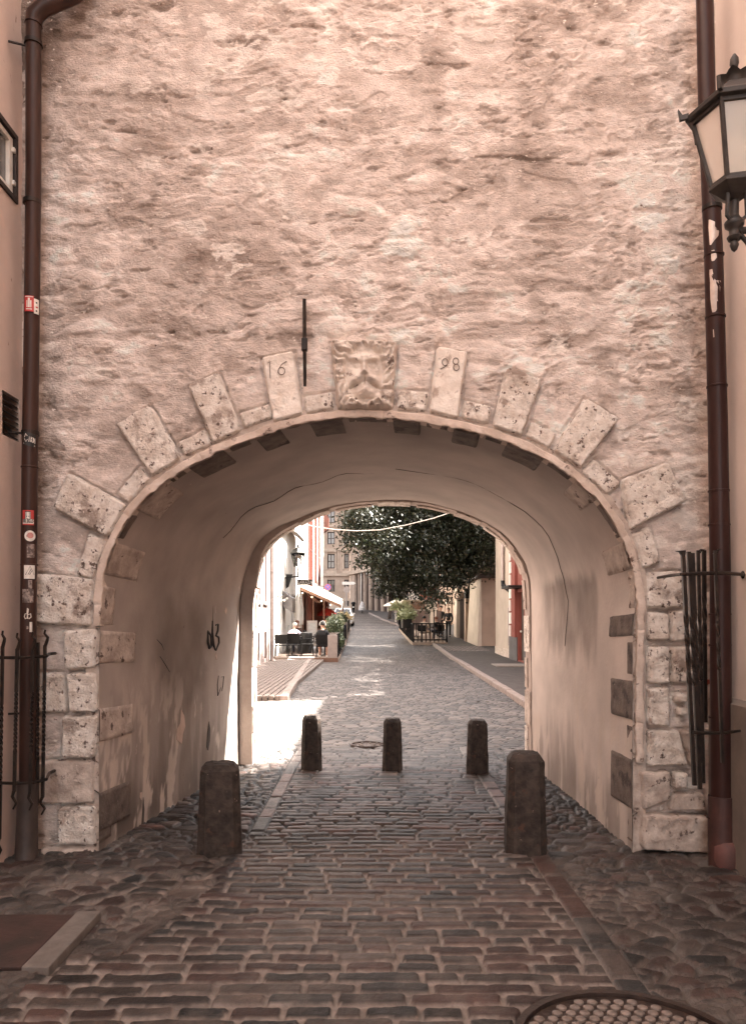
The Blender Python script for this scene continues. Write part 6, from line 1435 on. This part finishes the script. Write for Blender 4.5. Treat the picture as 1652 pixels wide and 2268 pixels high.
MB().tube([(c[0]-.3, c[1], c[2]+.25), (XC-.3, c[1], c[2]+.25)], .015, 5).build('arm', BLK, sg); MB().tube([(c[0]-.45, c[1], c[2]-.35), (c[0]-.1, c[1], c[2]+.5)], .02, 5).build('stay', BLK, sg)
def disc(c, R, mat, name, par, y=0, ring=None, n=24):
    b = MB(); b.v = [(c[0]+R*math.cos(2*math.pi*k/n), c[1]-y, c[2]+R*math.sin(2*math.pi*k/n)) for k in range(n)]+[(c[0]+R*math.cos(2*math.pi*k/n), c[1]-y+.012, c[2]+R*math.sin(2*math.pi*k/n)) for k in range(n)]
    b.f = [tuple(range(n)), tuple(range(2*n-1, n-1, -1))]+[(k, (k+1) % n, n+(k+1) % n, n+k) for k in range(n)]; return b.build(name, mat, par)
BLUE = M('sign_blue', (.015, .03, .18), None, 20, .4, 0); SRED = M('sign_face_red', (.28, .015, .015), None, 20, .4, 0)
c = P(726, 1300.5, 56); ns_ = empty('no_stopping_sign', c, 'round blue and red no stopping sign above the terrace', 'road sign')
disc(c, .235, SRED, 'rim', ns_, .0); disc(c, .205, BLUE, 'face', ns_, .006)
for a in (.785, -.785): MB().box((c[0], c[1]-.012, c[2]), (.39, .008, .032), ry=a).build('bar', SRED, ns_)
MB().tube([(c[0]-.1, c[1]+.03, c[2]+.02), (c[0]-.9, c[1]+.03, c[2]+.14)], .02, 6).build('bracket', BLK, ns_); MB().tube([(c[0]+.02, c[1]+.03, c[2]), (c[0]+.02, c[1]+.03, .9)], .028, 6).build('pole', ZINC, ns_)
c = P(768, 1306, 88); gs = empty('road_sign', c, 'back of a round grey road sign on a tall pole before the apartment block', 'road sign')
disc(c, .38, ZINC, 'face', gs); MB().tube([(c[0], c[1]+.04, c[2]+.4), (c[0], c[1]+.04, 2.0)], .045, 6).build('pole', ZINC, gs)
c = P(772, 1292, 90); ds_ = empty('direction_sign', c, 'white arrow shaped direction sign at the corner of the apartment block', 'sign')
MB().prism([(c[0]-.75, c[1], c[2]-.17), (c[0]+.6, c[1], c[2]-.17), (c[0]+.85, c[1], c[2]), (c[0]+.6, c[1], c[2]+.17), (c[0]-.75, c[1], c[2]+.17)], (0, .04, 0)).build('arrow', WHITE, ds_); MB().tube([(c[0]-.3, c[1]+.06, c[2]+.3), (c[0]-.3, c[1]+.06, 2.2)], .04, 6).build('pole', ZINC, ds_)
# street lamp on the left wall
YL = 33.0; c = P(659, 1240, YL); sl = empty('street_lamp', c, 'old fashioned black street lantern on a bracket on the left white house', 'street lamp')
x, y, z = c
MB().lathe((x+.02, y, z-.30), [(.16, 0), (.29, .55), (.33, .57)], 4).build('glass', glass('lamp_glass', (.95, .95, .95), .02, 1.0), sl)
MB().lathe((x+.02, y, z+.27), [(.33, 0), (.34, .03), (.15, .22), (.05, .28), (.06, .36), (.01, .42)], 4).build('cap', BLK, sl)
for a in range(4):
    q = a*math.pi/2; MB().tube([(x+.02+.16*math.cos(q), y+.16*math.sin(q), z-.30), (x+.02+.295*math.cos(q), y+.295*math.sin(q), z+.26)], .016, 4).build('post', BLK, sl)
MB().tube([(x+.02, y, z-.30), (x+.02, y, z-.75)], .035, 6).build('stem', BLK, sl)
MB().tube([(x+.02, y, z-.72), (-3.30, y, z-.72), (XB, y, z-.78)], .03, 6).build('bracket', BLK, sl); MB().prism([(-3.45, y, z-.62), (-3.75, y, z-.62), (-3.75, y, z-1.25), (-3.62, y, z-1.15)], (0, .04, 0)).build('scroll', BLK, sl)
# white rope with knots across the exit
rp = [P(px, py, Y) for px, py, Y in ((655, 1157, 12.2), (700, 1167, 12.3), (740, 1173, 12.4), (790, 1176, 12.5), (840, 1174, 12.6), (900, 1163, 12.7), (960, 1148, 12.8), (1010, 1131, 12.9), (1060, 1110, 13.0))]
rr_ = MB().tube([(-3.6, 11.6, 3.3)]+rp+[(5.0, 13.5, 4.6)], .008, 6).build('rope', M('rope_fibre', (.42, .38, .34), (.3, .27, .24), 40), org=(0, 12.5, 3)); tag(rr_, 'thin white rope strung across the street just beyond the gate', 'rope')

# ---- car
def car(loc, label):
    x, y, z = loc; r = empty('parked_car', loc, label, 'car'); r.location = loc
    WP = glass('white_car_paint', (.78, .77, .75), .25); TY = M('tyre', (.02, .02, .02), None, 10); 
    st = [(-2.0, .62, .30, .62, .50), (-1.92, .78, .22, .72, .70), (-1.5, .85, .18, .82, .80), (-.95, .87, .18, .92, .83), (0, .88, .18, .95, .85), (1.0, .88, .18, .97, .85), (1.7, .86, .20, .97, .82), (1.95, .80, .26, .92, .74)]
    b = MB()
    for yy0, w_, z0, z1, wt in st: b.v += [(x+s*wv, y+yy0, z+zz) for s, wv, zz in ((-1, w_*.92, z0), (-1, w_, z0+.15), (-1, w_, z1-.15), (-1, wt, z1), (1, wt, z1), (1, w_, z1-.15), (1, w_, z0+.15), (1, w_*.92, z0))]
    for i in range(len(st)-1):
        for k in range(8): b.f.append((i*8+k, i*8+(k+1) % 8, (i+1)*8+(k+1) % 8, (i+1)*8+k))
    b.f += [tuple(range(8)), tuple(len(b.v)-8+k for k in range(8))]; b.build('body', WP, r, smooth=35)
    cab = [(-.98, .76, .90, .74, .90), (-.35, .78, .94, .60, 1.38), (.2, .80, .94, .60, 1.45), (1.2, .80, .95, .58, 1.42), (1.85, .76, .94, .62, 1.0)]
    b = MB()
    for yy0, w_, z0, wt, z1 in cab: b.v += [(x-w_, y+yy0, z+z0), (x-wt, y+yy0, z+z1), (x+wt, y+yy0, z+z1), (x+w_, y+yy0, z+z0)]
    for i in range(len(cab)-1):
        for k in range(3): b.f.append((i*4+k, i*4+k+1, (i+1)*4+k+1, (i+1)*4+k))
    b.build('cabin', WP, r, smooth=35)
    MB().quad((x-.66, y-.90, z+.965), (x+.66, y-.90, z+.965), (x+.54, y-.40, z+1.355), (x-.54, y-.40, z+1.355)).build('windscreen', DARKGLASS, r)
    for s in (-1, 1):
        for a, c_ in ((-.55, .15), (.22, 1.1)): MB().quad((x+s*.805, y+a, z+.98), (x+s*.81, y+c_, z+.98), (x+s*.655, y+c_-.05, z+1.34), (x+s*.665, y+a+.2, z+1.32)).build('side_window', DARKGLASS, r)
        MB().box((x+s*.62, y-1.965, z+.60), (.26, .06, .14)).build('headlight', glass('lens', (.6, .6, .6), .1) if 'lens' not in MATS else MATS['lens'], r)
        MB().box((x+s*.93, y-.75, z+1.0), (.12, .08, .10)).build('mirror', WP, r)
        for yw in (-1.25, 1.25):
            b = MB(); n = 16
            for k in range(n):
                a = 2*math.pi*k/n
                for q, rr in ((s*.70, .31), (s*.88, .31), (s*.885, .22)): b.v.append((x+q, y+yw+rr*math.cos(a), z+.31+rr*math.sin(a)))
            for k in range(n):
                for q in range(2): j = (k+1) % n; b.f.append((k*3+q, j*3+q, j*3+q+1, k*3+q+1))
            w_ = b.build('wheel', TY, r); b = MB(); b.v = [(x+s*.882, y+yw+.21*math.cos(2*math.pi*k/12), z+.31+.21*math.sin(2*math.pi*k/12)) for k in range(12)]; b.f = [tuple(range(12))]; b.build('rim', ZINC, w_)
    MB().box((x, y-1.99, z+.40), (.9, .06, .12)).build('grille', BLK, r); MB().box((x, y-2.03, z+.40), (.44, .02, .10)).build('number_plate', WHITE, r)
    return r
car((-2.42, 62.2, float(gz(62))), 'white parked car with its front towards us at the end of the left terrace')
# ---- scooters
def scooter(loc, label, cover=None, topbox=False):
    x, y, z = loc; r = empty('scooter', loc, label, 'scooter')
    for yw in (-.0, 1.25):
        b = MB(); b.tube([(x, y+yw+.22*math.cos(a), z+.26+.22*math.sin(a)) for a in [2*math.pi*k/14 for k in range(15)]], .055, 6, caps=False); b.build('wheel', M('tyre', (.02, .02, .02), None, 10), r)
    MB().prism([(x-.17, y-.15, z+.35), (x-.20, y+.2, z+.30), (x-.15, y+.6, z+.28), (x-.2, y+.95, z+.35), (x-.18, y+1.05, z+.95), (x-.16, y+.5, z+.80), (x-.17, y+.0, z+.82), (x-.15, y-.3, z+.62)], (.36, 0, 0)).build('body', cover or BLK, r)
    MB().box((x, y+.28, z+.86), (.32, .75, .12)).build('seat', cover or BLK, r, bevel=.03)
    MB().tube([(x-.33, y+.98, z+1.05), (x, y+1.05, z+1.08), (x+.33, y+.98, z+1.05)], .02, 6).build('handlebar', BLK, r)
    if topbox: MB().lathe((x, y-.12, z+.92), [(.18, 0), (.25, .06), (.26, .22), (.18, .33), (.02, .36)], 10).build('top_box', BLK, r, smooth=50)
    MB().box((x, y-.36, z+.62), (.18, .02, .13)).build('number_plate', WHITE, r)
    if cover: MB().lathe((x, y+.35, z+.35), [(.42, 0), (.40, .2), (.33, .5), (.20, .85), (.06, 1.02), (.01, 1.05)], 12, 1, 1.5).build('cover', cover, r, smooth=30)
    return r
c = P(782.5, 1352, 92); scooter((c[0], c[1], float(gz(92))), 'black scooter with a round top box parked before the colonnade', None, True)
c = P(802, 1353, 89); scooter((c[0], c[1], float(gz(89))), 'scooter under a silver grey cover beside the black scooter', M('silver_cover', (.45, .42, .40), (.3, .28, .27), 6, .4, .6, 14))
# ---- bicycle
c = P(873, 1372, 72); x, y = c[0], c[1]; z = float(gz(72)); bc = empty('bicycle', (x, y, z), 'bicycle leaning at the street tree beyond the right terrace', 'bicycle')
for dx in (-.52, .52):
    w_ = MB().tube([(x+dx*.55+.33*math.cos(a)*.55, y+dx*.9+.33*math.cos(a)*.85, z+.34+.33*math.sin(a)) for a in [2*math.pi*k/20 for k in range(21)]], .020, 5, caps=False).build('wheel', BLK, bc)
    b = MB(); [b.tube([(x+dx*.55, y+dx*.9, z+.34), (x+dx*.55+.32*math.cos(a)*.55, y+dx*.9+.32*math.cos(a)*.85, z+.34+.32*math.sin(a))], .005, 3) for a in [math.pi*k/4 for k in range(8)]]; b.build('spokes', ZINC, w_)
f_ = lambda t, h: (x+t*.55, y+t*.9, z+h)
b = MB(); [b.tube([f_(*p), f_(*q)], .016, 5) for p, q in (((-.52, .34), (-.12, .32)), ((-.12, .32), (.38, .80)), ((-.2, .82), (-.12, .32)), ((-.2, .82), (.38, .84)), ((-.52, .34), (-.2, .80)), ((.36, .95), (.52, .34)))]; b.build('frame', DARKW, bc)
MB().box(f_(-.22, .92), (.14, .24, .05)).build('saddle', BLK, bc); MB().tube([(f_(.36, 1.0)[0]-.25, f_(.36, 1)[1]+.12, z+1.02), f_(.36, .97), (f_(.36, 1.0)[0]+.25, f_(.36, 1)[1]-.12, z+1.02)], .014, 5).build('handlebar', BLK, bc)

# ---- right terrace
rt = empty('terrace_deck', (2.9, 47, .3), 'low wooden deck of the terrace under the tree on the right', 'deck')
b = MB()
for i, y in enumerate((39.45, 42, 45, 50, 55)):
    g = float(gz(y)); xl_ = float(np.interp(y, [39.45, 55], [2.04, 1.85])); b.v += [(xl_, y, g-.04), (xl_, y, g+.17), (3.82, y, g+.17), (3.82, y, g-.04)]
    if i: k = 4*i; b.f += [(k-4, k-3, k+1, k), (k-3, k-2, k+2, k+1), (k-2, k-1, k+3, k+2)]
b.f += [(0, 1, 2, 3), tuple(len(b.v)-4+j for j in (3, 2, 1, 0))]; b.build('boards', M('pale_deck', (.30, .23, .18), (.22, .17, .13), 5), rt)
rl = empty('terrace_railing', (2.9, 45, .3), 'black bar railing round the right terrace', 'railing')
g0 = float(gz(39.5))+.17
for i in range(9):
    x = 2.08+(3.80-2.08)*i/8; th = i in (0, 8) or i == 2; MB().box((x, 39.52, g0+.50), (.09 if th else .035, .06, 1.0)).build('post' if th else 'baluster', BLK, rl)
for z_ in (.10, .93): MB().box2((2.05, 39.49, g0+z_), (3.84, 39.55, g0+z_+.06)).build('rail', BLK, rl)
y = 40.0; k = 1
while y < 55:
    g = float(gz(y))+.17; x = float(np.interp(y, [39.45, 55], [2.07, 1.88])); th = k % 6 == 0; MB().box((x, y, g+.46), (.05, .09 if th else .05, .92)).build('post' if th else 'baluster', BLK, rl); y += .62; k += 1
MB().tube([(float(np.interp(y_, [39.45, 55], [2.07, 1.88])), y_, float(gz(y_))+.17+.93) for y_ in (39.5, 42, 45, 50, 55)], .03, 5).build('rail', BLK, rl)
SCR = glass('smoky_screen', (.30, .22, .20), .25, .25)
sc = empty('wind_screen', (2.8, 46.5, .6), 'smoky pink wind screen panels across the right terrace', 'screen')
z0_, z1_ = P(0, 1377, 46)[2], P(0, 1352, 46)[2]
for a, c_ in ((898, 918), (918.5, 938), (938.5, 949)): MB().box2((P(a, 0, 46)[0], 46, z0_-.5), (P(c_, 0, 46)[0], 46.02, z1_)).build('panel', SCR, sc)
MB().box2((P(968, 0, 43)[0], 43, z0_-.2), (P(977, 0, 43)[0], 43.02, P(0, 1353, 43)[2])).build('panel', SCR, sc); MB().box2((P(897, 0, 46)[0], 45.98, z1_), (P(949, 0, 46)[0], 46.04, z1_+.04)).build('top_rail', WHITE, sc)
for px in (951, 961, 968, 902, 907): x = P(px, 0, 45)[0]; MB().box2((x-.03, 44.97, .6), (x+.03, 45.03, 2.1)).build('post', BLK, sc)
bush('grass_planter', P(900, 1362, 42.5), (.55, 1.6, .33), 900, .16, 'tall pale green grasses in the planter at the corner of the right terrace', 'plant', cols=((.13, .16, .07), (.34, .36, .20)), pot=((.5, 2.4), .5, BLK), seed=9)
bush('grass_planter', P(889, 1350, 46), .3, 260, .8, 'spiky ornamental grass rising behind the planter on the right terrace', 'plant', cols=((.20, .24, .12), (.42, .38, .26)), pot=((.4, .4), .7, BLK), spiky=True, seed=10)
g1 = float(gz(41))+.17
make_chair((2.72, 41.0, g1), 'black chair under the person in beige on the right terrace', rz=-.5); make_chair((3.55, 41.8, g1), 'black chair under the auburn haired person on the right terrace', rz=.5)
make_table((3.1, 41.7, g1), 'cafe table between the two seated guests on the right terrace'); make_table((2.5, 44.5, g1+.15), 'cafe table farther back on the right terrace')
person((2.72, 41.0, g1-.04), -.6, 'sit', CBE, CBE, HB, 'seated person in beige with dark hair on the right terrace', 1, 1)
person((3.55, 41.8, g1-.04), .7, 'sit', CBK, CBL, HR, 'seated person in black with auburn hair on the right terrace', 1, 1, lean=.2)
g2 = float(gz(45.5))+.0
person((4.05, 45.8, g2+.12), math.pi*.8, 'stand', CBK, CBK, HB, 'standing person in black with a dark cap behind the right wind screen', 1, 1, hs=1.04)
person((4.45, 45.2, g2+.12), math.pi*.9, 'stand', CBK, CBK, HBR, 'standing person in black on the pavement beside the right terrace', 1, 1, hs=.97, arms=dict(elR=(.26, .05, 1.13), wrR=(.12, .25, 1.15), paR=(.06, .29, 1.17)))
# hanging black sign with a white arch
c = P(1015.5, 1281, 41); hg = empty('hanging_sign', c, 'black hanging sign with a white horseshoe arch mark under the tree', 'sign')
MB().box(c, (.80, .06, .78)).build('board', BLK, hg, bevel=.05)
MB().tube([(c[0]-.17, c[1]-.05, c[2]-.20)]+[(c[0]+.19*math.cos(a), c[1]-.05, c[2]+.06+.19*math.sin(a)) for a in [math.pi-math.pi*k/10 for k in range(11)]]+[(c[0]+.17, c[1]-.05, c[2]-.20)], .026, 6).build('arch_mark', WHITE, hg)
MB().tube([(c[0], c[1], c[2]+.39), (c[0], c[1], c[2]+.55), (5.1, c[1], c[2]+.6)], .02, 5).build('arm', BLK, hg)
# string lights over the low white house
sl_ = empty('string_lights', (-3.6, 31, 2.4), 'string of round bulbs with dry garland hung along the low white house', 'string lights')
pts_ = [(-3.60, 27.4+i*.5, 2.42-.10*math.sin(i*math.pi/3)**2+.012*i) for i in range(20)]
MB().tube(pts_, .018, 5).build('cable', DARKW, sl_)
for i in range(1, 20, 2): MB().ball((pts_[i][0]+.03, pts_[i][1], pts_[i][2]-.10), .05, 6, 4).build('bulb', WHITE, sl_)
rng = random.Random(4); b = MB()
for i in range(160): q = pts_[rng.randrange(8, 20)]; a = Vector((q[0]+rng.uniform(-.05, .1), q[1]+rng.uniform(-.3, .3), q[2]+rng.uniform(-.06, .10))); b.tube([a, a+Vector((rng.uniform(-.1, .1), rng.uniform(-.1, .1), rng.uniform(-.05, .1)))], .006, 3)
b.build('garland', DARKW, sl_)
